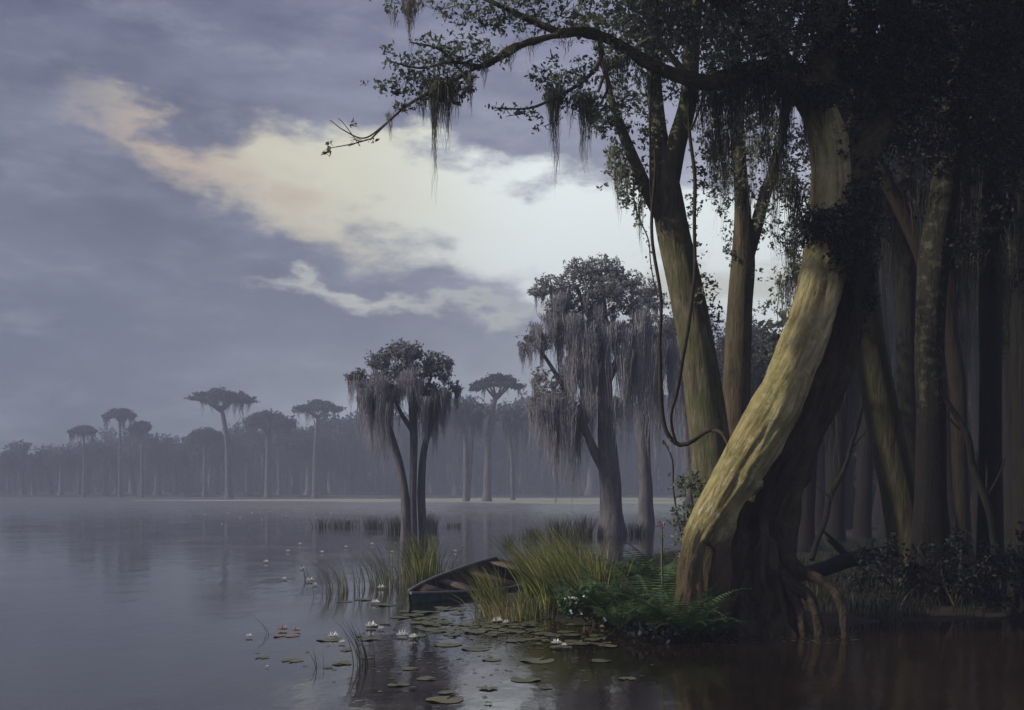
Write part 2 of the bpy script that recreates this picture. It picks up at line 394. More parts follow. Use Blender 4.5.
# ------------------------------------------------------------------ the leaning oak
def remeshed(mb, voxel, disp, spine=None):
    me = mb.mesh('tmp'); o = bpy.data.objects.new('tmp', me); col.objects.link(o)
    md = o.modifiers.new('r', 'REMESH'); md.mode = 'VOXEL'; md.voxel_size = voxel
    s = o.modifiers.new('s', 'SMOOTH'); s.factor = 0.5; s.iterations = 3
    dg = bpy.context.evaluated_depsgraph_get(); dg.update()
    nm = bpy.data.meshes.new_from_object(o.evaluated_get(dg))
    bpy.data.objects.remove(o)
    n = len(nm.vertices); co = np.empty(n * 3); no = np.empty(n * 3)
    nm.vertices.foreach_get('co', co); nm.vertices.foreach_get('normal', no)
    co = co.reshape(-1, 3); no = no.reshape(-1, 3)
    fib = None
    if spine is not None:
        c = catmull(pp(spine), .04)[:, :3]; sl_ = np.concatenate([[0], np.cumsum(np.linalg.norm(np.diff(c, axis=0), axis=1))])
        tg = np.gradient(c, axis=0); tg /= np.linalg.norm(tg, axis=1)[:, None]
        k = np.concatenate([np.argmin(((q[:, None] - c[None]) ** 2).sum(2), 1) for q in np.array_split(co, max(1, len(co) // 4000))])
        d_ = co - c[k]; al = (d_ * tg[k]).sum(1); d_ -= tg[k] * al[:, None]
        a0 = np.array([0, 1.0, 0]); b0 = np.cross(tg, a0); b0 /= np.linalg.norm(b0, axis=1)[:, None]; c0 = np.cross(b0, tg)
        fib = np.stack([(d_ * b0[k]).sum(1), (d_ * c0[k]).sum(1), sl_[k] + al], 1)
    dv = np.array([disp(c) for c in (co if fib is None else fib)])
    co += no * dv[:, None]
    at = nm.attributes.new('fibre', 'FLOAT_VECTOR', 'POINT'); at.data.foreach_set('vector', (co if fib is None else fib).ravel())
    nm.vertices.foreach_set('co', co.ravel()); nm.polygons.foreach_set('use_smooth', np.ones(len(nm.polygons), bool)); nm.update()
    return nm

hero = empty('oak_tree', P(745, 630, 13.2) * np.array([1, 1, 0]), 'large leaning oak with pale sunlit trunk, spreading roots and one long arching limb', 'tree')
def hd(c):
    x, y, z = c
    g = mnoise.noise((x * 6, y * 6, z * .8)); g2 = mnoise.noise((x * 15, y * 15, z * 2.0 + 3))
    return 0.05 * g + 0.028 * g2 + 0.012 * mnoise.noise((x * 34, y * 34, z * 6)) + .02 * mnoise.noise((x * 3, y * 3, z * 3.1 + 7))
def hd2(c):
    x, y, z = c
    a = mnoise.noise((x * 6, y * 6, z * 1.0)); b = mnoise.noise((x * 15, y * 15, z * 2.2))
    return 0.10 * a + 0.045 * b
def hd3(c):
    x, y, z = c
    return 0.022 * mnoise.noise((x * 14, y * 14, z * 3)) + 0.014 * mnoise.noise((x * 30, y * 30, z * 8)) + .02 * mnoise.noise((x * 3, y * 3, z * 4))
T = lambda rows, **k: tube(mb, pp(rows), 14, **k)
mb = MB()
SP = [(700, 540, 12.75, 19), (722, 503, 12.8, 22), (750, 455, 12.85, 24.5), (778, 405, 12.95, 25), (802, 350, 13.0, 24.5), (819, 300, 13.05, 24), (830, 255, 13.1, 23),
   (834, 215, 13.1, 23), (833, 175, 13.1, 22), (826, 130, 13.1, 21), (812, 98, 13.05, 18), (800, 84, 13, 13), (790, 78, 12.95, 9)]
SP = [(x - 1.5, y, d, r * .92) for x, y, d, r in SP]
T(SP)
T([(738, 478, 12.8, 20), (714, 507, 12.75, 14), (699, 530, 12.7, 12), (690, 560, 12.65, 12), (686, 600, 12.6, 14), (676, 665, 12.5, 22)])
T([(745, 478, 12.85, 20), (736, 500, 12.75, 11), (727, 525, 12.75, 10), (720, 555, 12.8, 10), (716, 600, 12.85, 12), (712, 665, 12.9, 20)])
T([(822, 300, 13.0, 12), (800, 360, 12.86, 11), (776, 412, 12.78, 12), (752, 460, 12.72, 12), (735, 490, 12.7, 8)])
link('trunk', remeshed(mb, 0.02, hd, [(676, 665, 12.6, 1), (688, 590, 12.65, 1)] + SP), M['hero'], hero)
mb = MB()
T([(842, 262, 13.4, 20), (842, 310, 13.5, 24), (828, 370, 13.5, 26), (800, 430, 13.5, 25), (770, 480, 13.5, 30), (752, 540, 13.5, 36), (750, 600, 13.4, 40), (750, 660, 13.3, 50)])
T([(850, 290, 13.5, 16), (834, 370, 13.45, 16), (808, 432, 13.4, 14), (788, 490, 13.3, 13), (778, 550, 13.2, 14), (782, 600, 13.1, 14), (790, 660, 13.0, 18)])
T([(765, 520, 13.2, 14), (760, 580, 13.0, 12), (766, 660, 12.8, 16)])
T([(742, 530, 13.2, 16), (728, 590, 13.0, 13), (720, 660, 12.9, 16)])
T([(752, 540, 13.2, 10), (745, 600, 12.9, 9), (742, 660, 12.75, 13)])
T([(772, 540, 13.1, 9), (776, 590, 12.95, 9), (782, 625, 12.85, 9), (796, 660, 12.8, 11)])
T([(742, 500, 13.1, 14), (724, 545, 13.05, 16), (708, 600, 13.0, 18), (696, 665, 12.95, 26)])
link('buttress', remeshed(mb, 0.022, hd2, [(762, 665, 13.4, 1), (756, 540, 13.4, 1), (772, 480, 13.4, 1), (802, 430, 13.5, 1), (828, 370, 13.5, 1), (842, 310, 13.5, 1), (842, 262, 13.4, 1)]), M['shaded_stem_bark'], hero)
for rows in ([(784, 500, 13.25, 8), (783, 540, 13.1, 8.5), (790, 562, 13.0, 7.5), (806, 573, 12.85, 6), (824, 582, 12.75, 5), (837, 596, 12.65, 4.5), (844, 618, 12.6, 4), (846, 655, 12.6, 4)],
             [(780, 560, 13.1, 9), (793, 585, 12.95, 7), (808, 596, 12.85, 5.5), (817, 615, 12.75, 4.5), (819, 655, 12.7, 5)],
             [(785, 575, 13.0, 7), (797, 605, 12.9, 5.5), (803, 630, 12.8, 5), (808, 655, 12.8, 5)],
             [(735, 590, 12.9, 8), (722, 618, 12.75, 6), (712, 640, 12.7, 5), (700, 655, 12.6, 5)]):
    mb = MB(); T(rows); link('root', remeshed(mb, 0.014, hd3, rows), M['rootbark'], hero)
mb = MB(); SL = [(818, 110, 13.05, 15), (800, 84, 13.0, 16), (785, 76, 12.95, 14), (765, 72, 12.9, 12), (740, 74, 12.8, 10),
   (705, 83, 12.7, 8.5), (680, 77, 12.6, 7.5), (650, 64, 12.5, 6.5), (620, 46, 12.4, 5.5), (598, 36, 12.3, 5), (575, 32, 12.2, 4.6), (545, 38, 12.1, 4.2), (515, 48, 12, 3.7), (490, 62, 11.9, 3), (468, 72, 11.8, 2.4)]; T(SL)
link('limb', remeshed(mb, 0.014, hd3, SL), M['limbbark'], hero)
mb = MB(); SL = [(838, 225, 13.15, 20), (846, 195, 13.2, 17), (858, 168, 13.3, 14), (872, 145, 13.4, 12), (885, 115, 13.5, 11), (893, 70, 13.6, 10), (901, 10, 13.8, 9), (915, -80, 14.2, 8), (930, -200, 14.6, 5)]; T(SL)
link('limb', remeshed(mb, 0.02, hd3, SL), M['limbbark'], hero)
mb = MB(); SL = [(812, 105, 13.1, 17), (822, 60, 13.3, 14), (835, 10, 13.5, 12), (842, -70, 13.8, 10), (830, -200, 14, 6)]; T(SL)
link('limb', remeshed(mb, 0.02, hd3, SL), M['limbbark'], hero)
# upper limbs above the frame and small twigs
mb = MB()
def T2(rows, mb=mb, n=7, **k): tube(mb, pp(rows), n, **k)
T2([(468, 72, 11.8, 2.6), (445, 85, 11.75, 2.2), (425, 95, 11.7, 1.8), (405, 107, 11.7, 1.4), (388, 122, 11.7, 1.1), (370, 140, 11.7, .8)])
T2([(388, 122, 11.7, .9), (365, 138, 11.7, .8), (345, 131, 11.7, .6), (330, 120, 11.7, .4)])
T2([(370, 139, 11.7, .8), (352, 144, 11.7, .6), (330, 148, 11.7, .4)])
T2([(360, 146, 11.7, .5), (345, 125, 11.72, .4), (338, 118, 11.7, .3)])
T2([(560, 33, 12.2, 4), (530, 20, 12.2, 3.2), (505, 8, 12.2, 2.6), (470, -8, 12.2, 2)])
T2([(800, 80, 13, 10), (745, 20, 12.6, 8), (690, -15, 12.2, 7), (600, -30, 12, 6), (500, -32, 11.8, 4.5), (430, -20, 11.7, 3), (380, -12, 11.6, 1.5)])
T2([(480, 66, 11.9, 2), (450, 62, 11.8, 1.6), (420, 68, 11.8, 1.2), (385, 60, 11.8, .7)])
T2([(465, 75, 11.8, 1.6), (440, 50, 11.7, 1.2), (410, 42, 11.7, .8)])
T2([(600, 38, 12.3, 3), (600, 60, 12.2, 2.4), (585, 80, 12.1, 2), (560, 95, 12.0, 1.6), (530, 108, 12.0, 1.2), (495, 108, 12, .6)])
T2([(600, 60, 12.2, 2), (608, 85, 12.1, 1.6), (600, 105, 12.1, 1)])
T2([(902, 0, 13.8, 8), (960, -60, 13, 7), (1040, -90, 12, 5), (1150, -120, 11, 3)])
T2([(840, -60, 13.8, 8), (780, -120, 12, 6), (700, -160, 10.5, 4)])
mb.build('branch', M['brown_bark'], hero)

CL = []
def cl(mb, px, py, d, rx, ry, n, size=0.048, dz=None, per=7, spread=None, ratio=.5):
    k = d / F
    pts = sprays(max(1, n // per), P(px, py, d), (rx * k, (dz or rx * k), ry * k), per, spread or size * 1.6)
    leaves(mb, pts, size, ratio)
mb = MB()
for a in [(395, 85, 11.8, 20, 7, 160), (385, 50, 11.8, 9, 5, 40), (402, 62, 11.8, 16, 8, 110), (412, 82, 11.8, 20, 10, 220), (440, 70, 11.8, 30, 17, 650), (432, 46, 11.8, 20, 9, 140),
          (468, 52, 11.8, 24, 14, 420), (452, 90, 11.8, 24, 12, 320), (492, 58, 11.9, 16, 11, 180), (425, 98, 11.75, 14, 5, 60), (404, 108, 11.7, 12, 5, 40),
          (402, 108, 11.7, 10, 8, 60), (350, 124, 11.7, 5, 3, 16), (331, 150, 11.7, 6, 4, 14), (360, 140, 11.7, 12, 4, 12),
          (480, 18, 12.2, 34, 13, 450), (520, 14, 12.2, 40, 15, 700), (460, 2, 12.2, 40, 8, 260), (395, -4, 12.2, 30, 9, 200), (560, 12, 12.2, 40, 14, 500),
          (545, 78, 12.1, 16, 12, 200), (565, 88, 12.1, 22, 16, 500), (585, 72, 12.1, 14, 12, 180), (552, 58, 12.1, 8, 6, 30), (525, 112, 12.0, 20, 5, 110), (500, 108, 12.0, 12, 3, 40),
          (590, 105, 12.1, 20, 12, 320), (545, 125, 12, 14, 4, 40), (610, 62, 12.2, 18, 18, 260), (600, 15, 12.3, 30, 20, 500), (640, 20, 12.4, 36, 24, 1000), (660, 55, 12.5, 20, 14, 200),
          (790, 175, 14.4, 15, 26, 420), (800, 255, 14.8, 11, 28, 340), (776, 135, 14.2, 20, 22, 600), (742, 175, 14.5, 12, 26, 300), (790, 320, 15.2, 12, 22, 240), (765, 215, 15, 12, 20, 220), (728, 240, 15.0, 8, 22, 120), (690, 20, 12.5, 40, 26, 1500), (740, 30, 12.6, 50, 34, 3200), (790, 20, 12.8, 50, 34, 3800), (760, 60, 12.8, 40, 16, 1200), (715, 62, 12.6, 22, 10, 260), (620, 100, 12.3, 18, 14, 220)]:
    cl(mb, *a)
    ctr = P(a[0], a[1] + a[4] * .3, a[2])
    for q in range(3 + int(a[5] / 160)):
        tp = blob_pts(1, P(a[0], a[1], a[2]), (a[3] * a[2] / F * 1.05, a[3] * a[2] / F, a[4] * a[2] / F * 1.05))[0]
        md = (ctr + tp) / 2 + rng.normal(size=3) * .04
        tube(mb, [(*ctr, .006), (*md, .0045), (*tp, .002)], 4, step=.08)
mb.build('crown', M['leaf'], hero)
mb = MB()
for a in [(850, 20, 13.2, 60, 45, 6000), (900, 60, 13.2, 50, 50, 5500), (960, 40, 13.2, 60, 50, 6000), (1010, 80, 13, 50, 60, 5000), (860, 95, 13.6, 34, 34, 1800), (930, 120, 13.6, 45, 40, 3000),
          (845, 60, 13.7, 30, 30, 1400), (1000, 150, 13.6, 50, 40, 2200)]:
    cl(mb, *a)
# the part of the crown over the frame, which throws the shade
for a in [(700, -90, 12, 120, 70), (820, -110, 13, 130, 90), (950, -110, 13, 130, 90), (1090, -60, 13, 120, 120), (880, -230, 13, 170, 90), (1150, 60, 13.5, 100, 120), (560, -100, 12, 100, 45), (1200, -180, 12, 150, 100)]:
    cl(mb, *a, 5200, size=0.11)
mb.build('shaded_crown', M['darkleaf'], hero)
mb = MB()
for a in [(838, 226, 12.78, 24, 20, 2600), (848, 250, 12.8, 18, 24, 1500), (860, 225, 13.0, 22, 34, 1800), (862, 280, 13.1, 14, 42, 1700), (815, 222, 12.85, 14, 15, 700), (806, 238, 12.9, 9, 7, 120), (866, 180, 13.2, 16, 30, 700), (800, 92, 12.7, 20, 12, 900), (842, 150, 12.95, 12, 26, 260), (826, 96, 12.75, 18, 12, 700), (852, 195, 12.95, 12, 20, 500), (790, 70, 12.85, 24, 9, 500), (750, 74, 12.7, 26, 8, 400)]:
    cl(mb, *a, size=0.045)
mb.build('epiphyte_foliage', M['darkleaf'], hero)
# moss festoons, each a part
def festoon(parent, px, py, d, rpx, lpx, n, mat='moss', w=0.010):
    mb = MB(); k = d / F
    moss_bunch(mb, P(px, py, d), rpx * 1.45 * k, lpx * 1.15 * k, int(n * 1.5), w, 0.14)
    mb.build('hanging_moss', M[mat], parent)
for a in [(437, 85, 11.8, 9, 62, 90), (434, 95, 11.8, 3, 103, 40), (447, 88, 11.8, 8, 62, 70), (470, 75, 11.8, 4, 38, 45), (424, 92, 11.8, 5, 34, 26), (456, 85, 11.8, 9, 40, 40),
          (390, 115, 11.7, 4, 26, 16), (418, 100, 11.7, 6, 22, 16), (484, 65, 11.9, 4, 24, 22), (510, 50, 12, 6, 24, 30), (413, -2, 12.1, 14, 30, 60), (410, 6, 12.1, 5, 50, 40), (393, 10, 12.1, 4, 34, 14),
          (555, 92, 12.1, 6, 90, 70), (551, 95, 12.1, 5, 50, 40), (584, 95, 12.1, 7, 74, 80), (590, 98, 12.1, 5, 55, 40), (570, 98, 12.1, 10, 34, 30), (530, 40, 12.1, 10, 22, 24), (566, 40, 12.2, 10, 16, 24)]:
    festoon(hero, *a)
for a in [(795, 190, 14.4, 9, 110, 60), (775, 150, 14.2, 9, 120, 60), (745, 190, 14.5, 7, 100, 50), (800, 270, 14.8, 7, 90, 40), (620, 60, 12.4, 14, 50, 60), (650, 75, 12.5, 14, 40, 60), (705, 95, 12.6, 12, 60, 70), (730, 85, 12.7, 14, 110, 110), (748, 82, 12.8, 10, 80, 70), (765, 80, 12.8, 12, 110, 90), (785, 85, 12.75, 10, 110, 110), (806, 96, 12.7, 8, 70, 50), (822, 100, 12.7, 7, 60, 30), (845, 225, 12.75, 10, 46, 60), (860, 250, 12.9, 9, 110, 90),
          (718, 95, 12.7, 5, 130, 50), (690, 88, 12.6, 8, 50, 40)]:
    festoon(hero, *a, mat='darkmoss')

# ------------------------------------------------------------------ other near trees
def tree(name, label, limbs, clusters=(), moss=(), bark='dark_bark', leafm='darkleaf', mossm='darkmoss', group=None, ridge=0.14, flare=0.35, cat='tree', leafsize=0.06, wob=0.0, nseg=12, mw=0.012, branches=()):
    b = limbs[0][0]
    base = P(b[0], b[1], b[2]); base[2] = 0
    e = empty(name, base, label, cat, group)
    mb = MB()
    for k, l in enumerate(limbs):
        r = pp(l)
        if k == 0:
            r = np.vstack([[r[0][0], r[0][1], -0.15, r[0][3] * 1.05], r]) if r[0][2] > 0.1 else r
        tube(mb, r, nseg, ridge=ridge, seed=b[0] * .37 + k, flare=flare if k == 0 else 0, wob=wob)
    mb.build('trunk', M[bark], e)
    for l in branches:
        mb = MB(); tube(mb, pp(l), 8, ridge=ridge * .5, seed=b[0]); mb.build('branch', M[bark], e)
    if clusters:
        mb = MB()
        for c in clusters: cl(mb, *c[:6], size=c[6] if len(c) > 6 else leafsize)
        mb.build('crown', M[leafm], e)
    if moss:
        mb = MB()
        for px, py, d, rp, lp, n in moss: moss_bunch(mb, P(px, py, d), rp * d / F, lp * d / F, n, mw, 0.3)
        mb.build('hanging_moss', M[mossm], e)
    return e

tree('oak_tree', 'green mossy forked tree directly behind the leaning pale oak trunk',
     [[(724, 592, 16.5, 23), (716, 500, 16.5, 21), (708, 430, 16.5, 20), (697, 350, 16.5, 18), (684, 280, 16.5, 17), (672, 225, 16.5, 16), (664, 175, 16.5, 14), (658, 130, 16.5, 9), (653, 70, 16.6, 7), (652, 0, 16.8, 6), (650, -90, 17, 4)],
      [(666, 190, 16.5, 12), (676, 145, 16.4, 10), (688, 100, 16.3, 9), (692, 40, 16.2, 8), (700, -60, 16.2, 6)],
      [(676, 240, 16.5, 8), (652, 200, 16.4, 7), (636, 165, 16.2, 6), (622, 130, 16.1, 5), (610, 95, 16, 3.5), (604, 60, 16, 2)]],
     branches=[[(690, 78, 16.0, 4), (672, 58, 15.9, 3.4), (657, 40, 15.8, 3), (640, 45, 15.7, 2.8), (620, 62, 15.6, 2.4), (606, 72, 15.6, 2), (598, 92, 15.6, 1.5)],
               [(620, 62, 15.6, 1.6), (608, 63, 15.6, 1.2), (597, 64, 15.6, .8)],
               ],
     clusters=[(620, 165, 16.2, 16, 30, 700), (628, 190, 16.2, 12, 18, 300), (612, 120, 16.2, 22, 18, 500), (650, 120, 16.4, 16, 40, 500), (640, 80, 16.4, 40, 26, 900), (700, 60, 16.6, 50, 40, 1600), (690, 210, 16.6, 10, 20, 120),
               (705, 160, 16.6, 14, 18, 220), (650, -20, 16.6, 90, 50, 2600, 0.1), (700, 300, 16.2, 10, 12, 90), (645, 165, 16.4, 8, 20, 120), (725, 120, 16.8, 30, 40, 900), (708, 285, 16.6, 8, 16, 120), (712, 315, 16.8, 10, 16, 160), (700, 250, 16.6, 8, 14, 60), (600, 120, 16, 14, 14, 300), (660, 30, 16.4, 40, 30, 1600), (620, 40, 16.2, 30, 24, 900), (700, 190, 16.8, 12, 16, 160), (722, 190, 17, 10, 24, 260), (640, 215, 16.4, 7, 14, 60)],
     moss=[(618, 170, 16.2, 6, 60, 60), (626, 180, 16.2, 5, 40, 40), (611, 150, 16.2, 5, 50, 30), (640, 200, 16.2, 5, 60, 30), (715, 130, 16.5, 8, 100, 60), (725, 140, 16.5, 9, 90, 70)],
     bark='green_bark', leafm='leaf', mossm='moss', leafsize=0.062)
tree('oak_tree', 'brown forked tree between the mossy forked tree and the leaning oak',
     [[(734, 575, 18.5, 17), (734, 480, 18.5, 15), (736, 400, 18.5, 14), (739, 320, 18.5, 13), (743, 260, 18.5, 12), (742, 200, 18.5, 8), (738, 140, 18.5, 7), (735, 70, 18.5, 6), (730, -40, 18.5, 4)],
      [(744, 262, 18.5, 9), (755, 230, 18.5, 7), (765, 195, 18.5, 6), (776, 160, 18.5, 5), (788, 100, 18.5, 4), (800, 20, 18.5, 2)]],
     clusters=[(760, 130, 18.6, 36, 34, 1500), (735, 90, 18.6, 50, 40, 1800), (775, 180, 18.4, 16, 18, 260), (756, 265, 18.4, 7, 14, 60), (730, 255, 18.4, 7, 10, 50), (745, -20, 18.6, 90, 50, 2600, 0.12), (790, 230, 18.8, 18, 26, 400),
               (786, 290, 19.5, 20, 30, 520), (778, 350, 19.5, 20, 24, 420), (770, 400, 20, 16, 24, 300), (764, 320, 19.5, 10, 20, 180), (795, 180, 19, 18, 30, 700), (800, 240, 19, 14, 30, 600), (765, 235, 18.8, 7, 12, 50), (760, 190, 18.6, 12, 20, 160), (755, 100, 18.6, 34, 34, 1500), (700, 130, 18.6, 14, 16, 120)],
     moss=[(725, 165, 18.4, 9, 70, 70), (712, 150, 18.4, 8, 70, 60), (752, 140, 18.4, 10, 90, 60), (785, 280, 18.8, 10, 60, 60), (790, 240, 18.8, 10, 90, 60)],
     bark='brown_bark', leafm='leaf', mossm='moss')

FW = 'standing trees of the dark wood'
tree('forest_tree', 'leaning greenish trunk just beyond the spreading roots of the pale oak',
     [[(908, 545, 17, 20), (900, 500, 17, 18), (888, 440, 17, 17), (876, 380, 17, 16), (866, 320, 17, 15), (860, 250, 17, 14), (858, 170, 17.2, 12), (862, 60, 17.5, 10), (866, -90, 18, 7)]],
     clusters=[(860, 140, 17.4, 50, 40, 2600), (875, 40, 17.6, 70, 50, 3000, .1), (880, -80, 17.8, 110, 60, 3000, .14), (862, 240, 17.2, 16, 26, 420)],
     moss=[(880, 180, 17.2, 10, 110, 70), (850, 170, 17.6, 10, 80, 50), (895, 190, 17.6, 10, 130, 70)], bark='dim_green_bark', group=FW)
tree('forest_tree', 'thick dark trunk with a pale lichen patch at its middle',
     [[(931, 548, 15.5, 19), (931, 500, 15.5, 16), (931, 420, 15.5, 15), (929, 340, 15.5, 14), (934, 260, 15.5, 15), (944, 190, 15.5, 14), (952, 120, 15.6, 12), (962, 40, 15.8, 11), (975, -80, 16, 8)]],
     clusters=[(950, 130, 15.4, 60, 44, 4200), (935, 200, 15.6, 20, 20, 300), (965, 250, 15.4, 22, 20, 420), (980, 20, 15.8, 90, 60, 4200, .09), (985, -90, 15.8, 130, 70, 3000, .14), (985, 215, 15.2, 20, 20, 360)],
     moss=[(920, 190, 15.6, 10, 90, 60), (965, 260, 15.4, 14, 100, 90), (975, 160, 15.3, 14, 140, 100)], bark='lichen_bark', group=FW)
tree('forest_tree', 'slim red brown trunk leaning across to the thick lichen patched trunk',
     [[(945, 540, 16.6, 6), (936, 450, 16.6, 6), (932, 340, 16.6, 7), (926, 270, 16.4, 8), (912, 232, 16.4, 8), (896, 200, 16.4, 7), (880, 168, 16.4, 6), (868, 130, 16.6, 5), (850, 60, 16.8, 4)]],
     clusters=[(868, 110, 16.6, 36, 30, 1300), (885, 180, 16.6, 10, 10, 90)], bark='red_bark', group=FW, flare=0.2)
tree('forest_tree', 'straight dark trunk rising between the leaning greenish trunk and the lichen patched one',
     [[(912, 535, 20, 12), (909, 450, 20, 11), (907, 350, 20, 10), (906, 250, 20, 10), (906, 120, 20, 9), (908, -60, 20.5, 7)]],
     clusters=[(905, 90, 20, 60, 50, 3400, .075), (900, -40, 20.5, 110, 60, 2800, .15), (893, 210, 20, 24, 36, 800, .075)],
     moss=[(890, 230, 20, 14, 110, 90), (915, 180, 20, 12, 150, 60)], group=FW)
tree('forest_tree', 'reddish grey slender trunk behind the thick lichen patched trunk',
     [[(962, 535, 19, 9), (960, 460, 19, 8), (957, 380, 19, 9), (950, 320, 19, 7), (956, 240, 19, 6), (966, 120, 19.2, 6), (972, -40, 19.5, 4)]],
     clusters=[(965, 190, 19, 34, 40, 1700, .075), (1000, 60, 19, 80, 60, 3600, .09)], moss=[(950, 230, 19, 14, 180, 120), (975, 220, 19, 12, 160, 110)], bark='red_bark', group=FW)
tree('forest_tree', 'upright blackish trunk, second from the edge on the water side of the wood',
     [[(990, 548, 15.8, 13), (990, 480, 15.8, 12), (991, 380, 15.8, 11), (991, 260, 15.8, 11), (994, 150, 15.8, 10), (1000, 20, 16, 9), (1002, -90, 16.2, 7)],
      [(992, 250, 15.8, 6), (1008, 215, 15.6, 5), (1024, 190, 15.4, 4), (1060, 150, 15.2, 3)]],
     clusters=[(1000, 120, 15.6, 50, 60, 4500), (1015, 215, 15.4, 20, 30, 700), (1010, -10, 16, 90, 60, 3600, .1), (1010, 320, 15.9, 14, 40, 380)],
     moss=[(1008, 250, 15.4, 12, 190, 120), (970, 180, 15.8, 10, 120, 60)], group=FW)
tree('forest_tree', 'broad shadowed trunk cut by the right border of the view',
     [[(1032, 560, 14.6, 20), (1030, 460, 14.6, 17), (1028, 350, 14.6, 16), (1034, 220, 14.6, 15), (1030, 80, 14.8, 13), (1034, -80, 15, 9)]],
     clusters=[(1035, 130, 14.6, 40, 80, 4000), (1030, 260, 14.4, 18, 50, 700), (1050, 400, 14.6, 30, 80, 2000)], moss=[(1018, 220, 14.4, 10, 230, 80)], group=FW)
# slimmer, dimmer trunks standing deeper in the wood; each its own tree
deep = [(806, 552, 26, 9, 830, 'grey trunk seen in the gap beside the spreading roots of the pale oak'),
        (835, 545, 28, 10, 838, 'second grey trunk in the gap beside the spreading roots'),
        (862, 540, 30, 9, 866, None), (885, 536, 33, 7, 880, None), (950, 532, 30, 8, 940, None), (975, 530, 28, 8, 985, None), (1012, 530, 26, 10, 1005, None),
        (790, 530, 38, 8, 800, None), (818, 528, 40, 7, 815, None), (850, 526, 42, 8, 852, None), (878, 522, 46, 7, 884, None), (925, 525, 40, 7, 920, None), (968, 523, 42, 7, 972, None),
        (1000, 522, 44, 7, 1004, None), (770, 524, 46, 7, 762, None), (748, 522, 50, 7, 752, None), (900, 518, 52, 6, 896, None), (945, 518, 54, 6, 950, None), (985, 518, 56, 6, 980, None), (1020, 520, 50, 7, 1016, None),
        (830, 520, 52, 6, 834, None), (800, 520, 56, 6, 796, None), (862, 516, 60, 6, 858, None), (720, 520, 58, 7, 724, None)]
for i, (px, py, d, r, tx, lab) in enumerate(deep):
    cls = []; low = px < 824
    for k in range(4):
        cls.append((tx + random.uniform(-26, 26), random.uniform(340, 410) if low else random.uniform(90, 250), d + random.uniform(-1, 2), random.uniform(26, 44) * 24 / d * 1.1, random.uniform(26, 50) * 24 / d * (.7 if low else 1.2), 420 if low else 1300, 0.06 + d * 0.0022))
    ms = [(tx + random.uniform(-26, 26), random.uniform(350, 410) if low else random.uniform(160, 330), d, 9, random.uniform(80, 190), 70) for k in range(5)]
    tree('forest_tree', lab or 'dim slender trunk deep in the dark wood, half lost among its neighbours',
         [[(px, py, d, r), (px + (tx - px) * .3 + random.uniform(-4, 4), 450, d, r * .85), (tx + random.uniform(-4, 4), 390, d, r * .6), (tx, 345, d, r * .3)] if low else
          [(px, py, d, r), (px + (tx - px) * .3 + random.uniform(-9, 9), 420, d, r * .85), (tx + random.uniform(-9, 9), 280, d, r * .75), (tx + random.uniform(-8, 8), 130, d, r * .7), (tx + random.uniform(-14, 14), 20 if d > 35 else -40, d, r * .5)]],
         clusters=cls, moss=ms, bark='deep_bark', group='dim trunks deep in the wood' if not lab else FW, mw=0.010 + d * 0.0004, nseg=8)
for lab, rows in [('fallen log lying through the undergrowth under the lichen patched trunk', [(800, 575, 16.5, 7), (850, 560, 17, 8), (905, 552, 17.5, 8), (965, 548, 18, 7)]),
                  ('dead bough propped against the dark upright trunk by the right border', [(1008, 575, 15, 4), (985, 500, 15.2, 4), (960, 430, 15.3, 3), (942, 380, 15.3, 2)]),
                  ('thin broken bough leaning in the gap beside the spreading roots', [(812, 560, 18, 3), (832, 500, 18.4, 3), (850, 450, 18.6, 2), (862, 405, 18.8, 1)])]:
    r = pp(rows); mb = MB(); tube(mb, r, 9, ridge=.25, seed=rows[0][0], wob=.1); e = empty('fallen_branch', r[0][:3], lab, 'dead wood'); mb.build('stem', M['dark_bark'], e)
    mb = MB()
    for q in range(3):
        a_ = r[1 + q % 2]; tube(mb, [(*a_[:3], a_[3] * .5), (a_[0] + random.uniform(-.5, .5), a_[1] + .1, a_[2] + random.uniform(.2, .6), a_[3] * .15)], 5, wob=.05)
    mb.build('branch', M['dark_bark'], e)
# mass of wood that closes the view behind the trunks
mb = MB(); mm = MB()
for k in range(230):
    x = random.uniform(12, 62); y = random.uniform(62, 84) if x > 22 else random.uniform(60, 72)
    if x / y < 0.235: continue
    h = random.uniform(3, 40 if x / y > 0.335 else 9) if k < 150 else random.uniform(0, 7)
    pts = sprays(200, (x, y, h), (4, 4, 3.5), 6, 0.6); leaves(mb, pts, 0.55, .5)
    t = np.column_stack([rng.normal(x, 2.2, 60), rng.normal(y, 2, 60), np.full(60, h)]); strands(mm, np.repeat(t, 3, 0) + rng.normal(size=(180, 3)) * .6, rng.uniform(2, 12, 180), 0.08, 3, 0.3)
o = mb.build('background_wood', M['darkleaf']); tag(o, 'dense dark wood closing the view behind the trunks', None, None, 'stuff')
o = mm.build('background_moss', M['darkmoss']); tag(o, 'hanging grey moss massed through the wood behind', None, None, 'stuff')

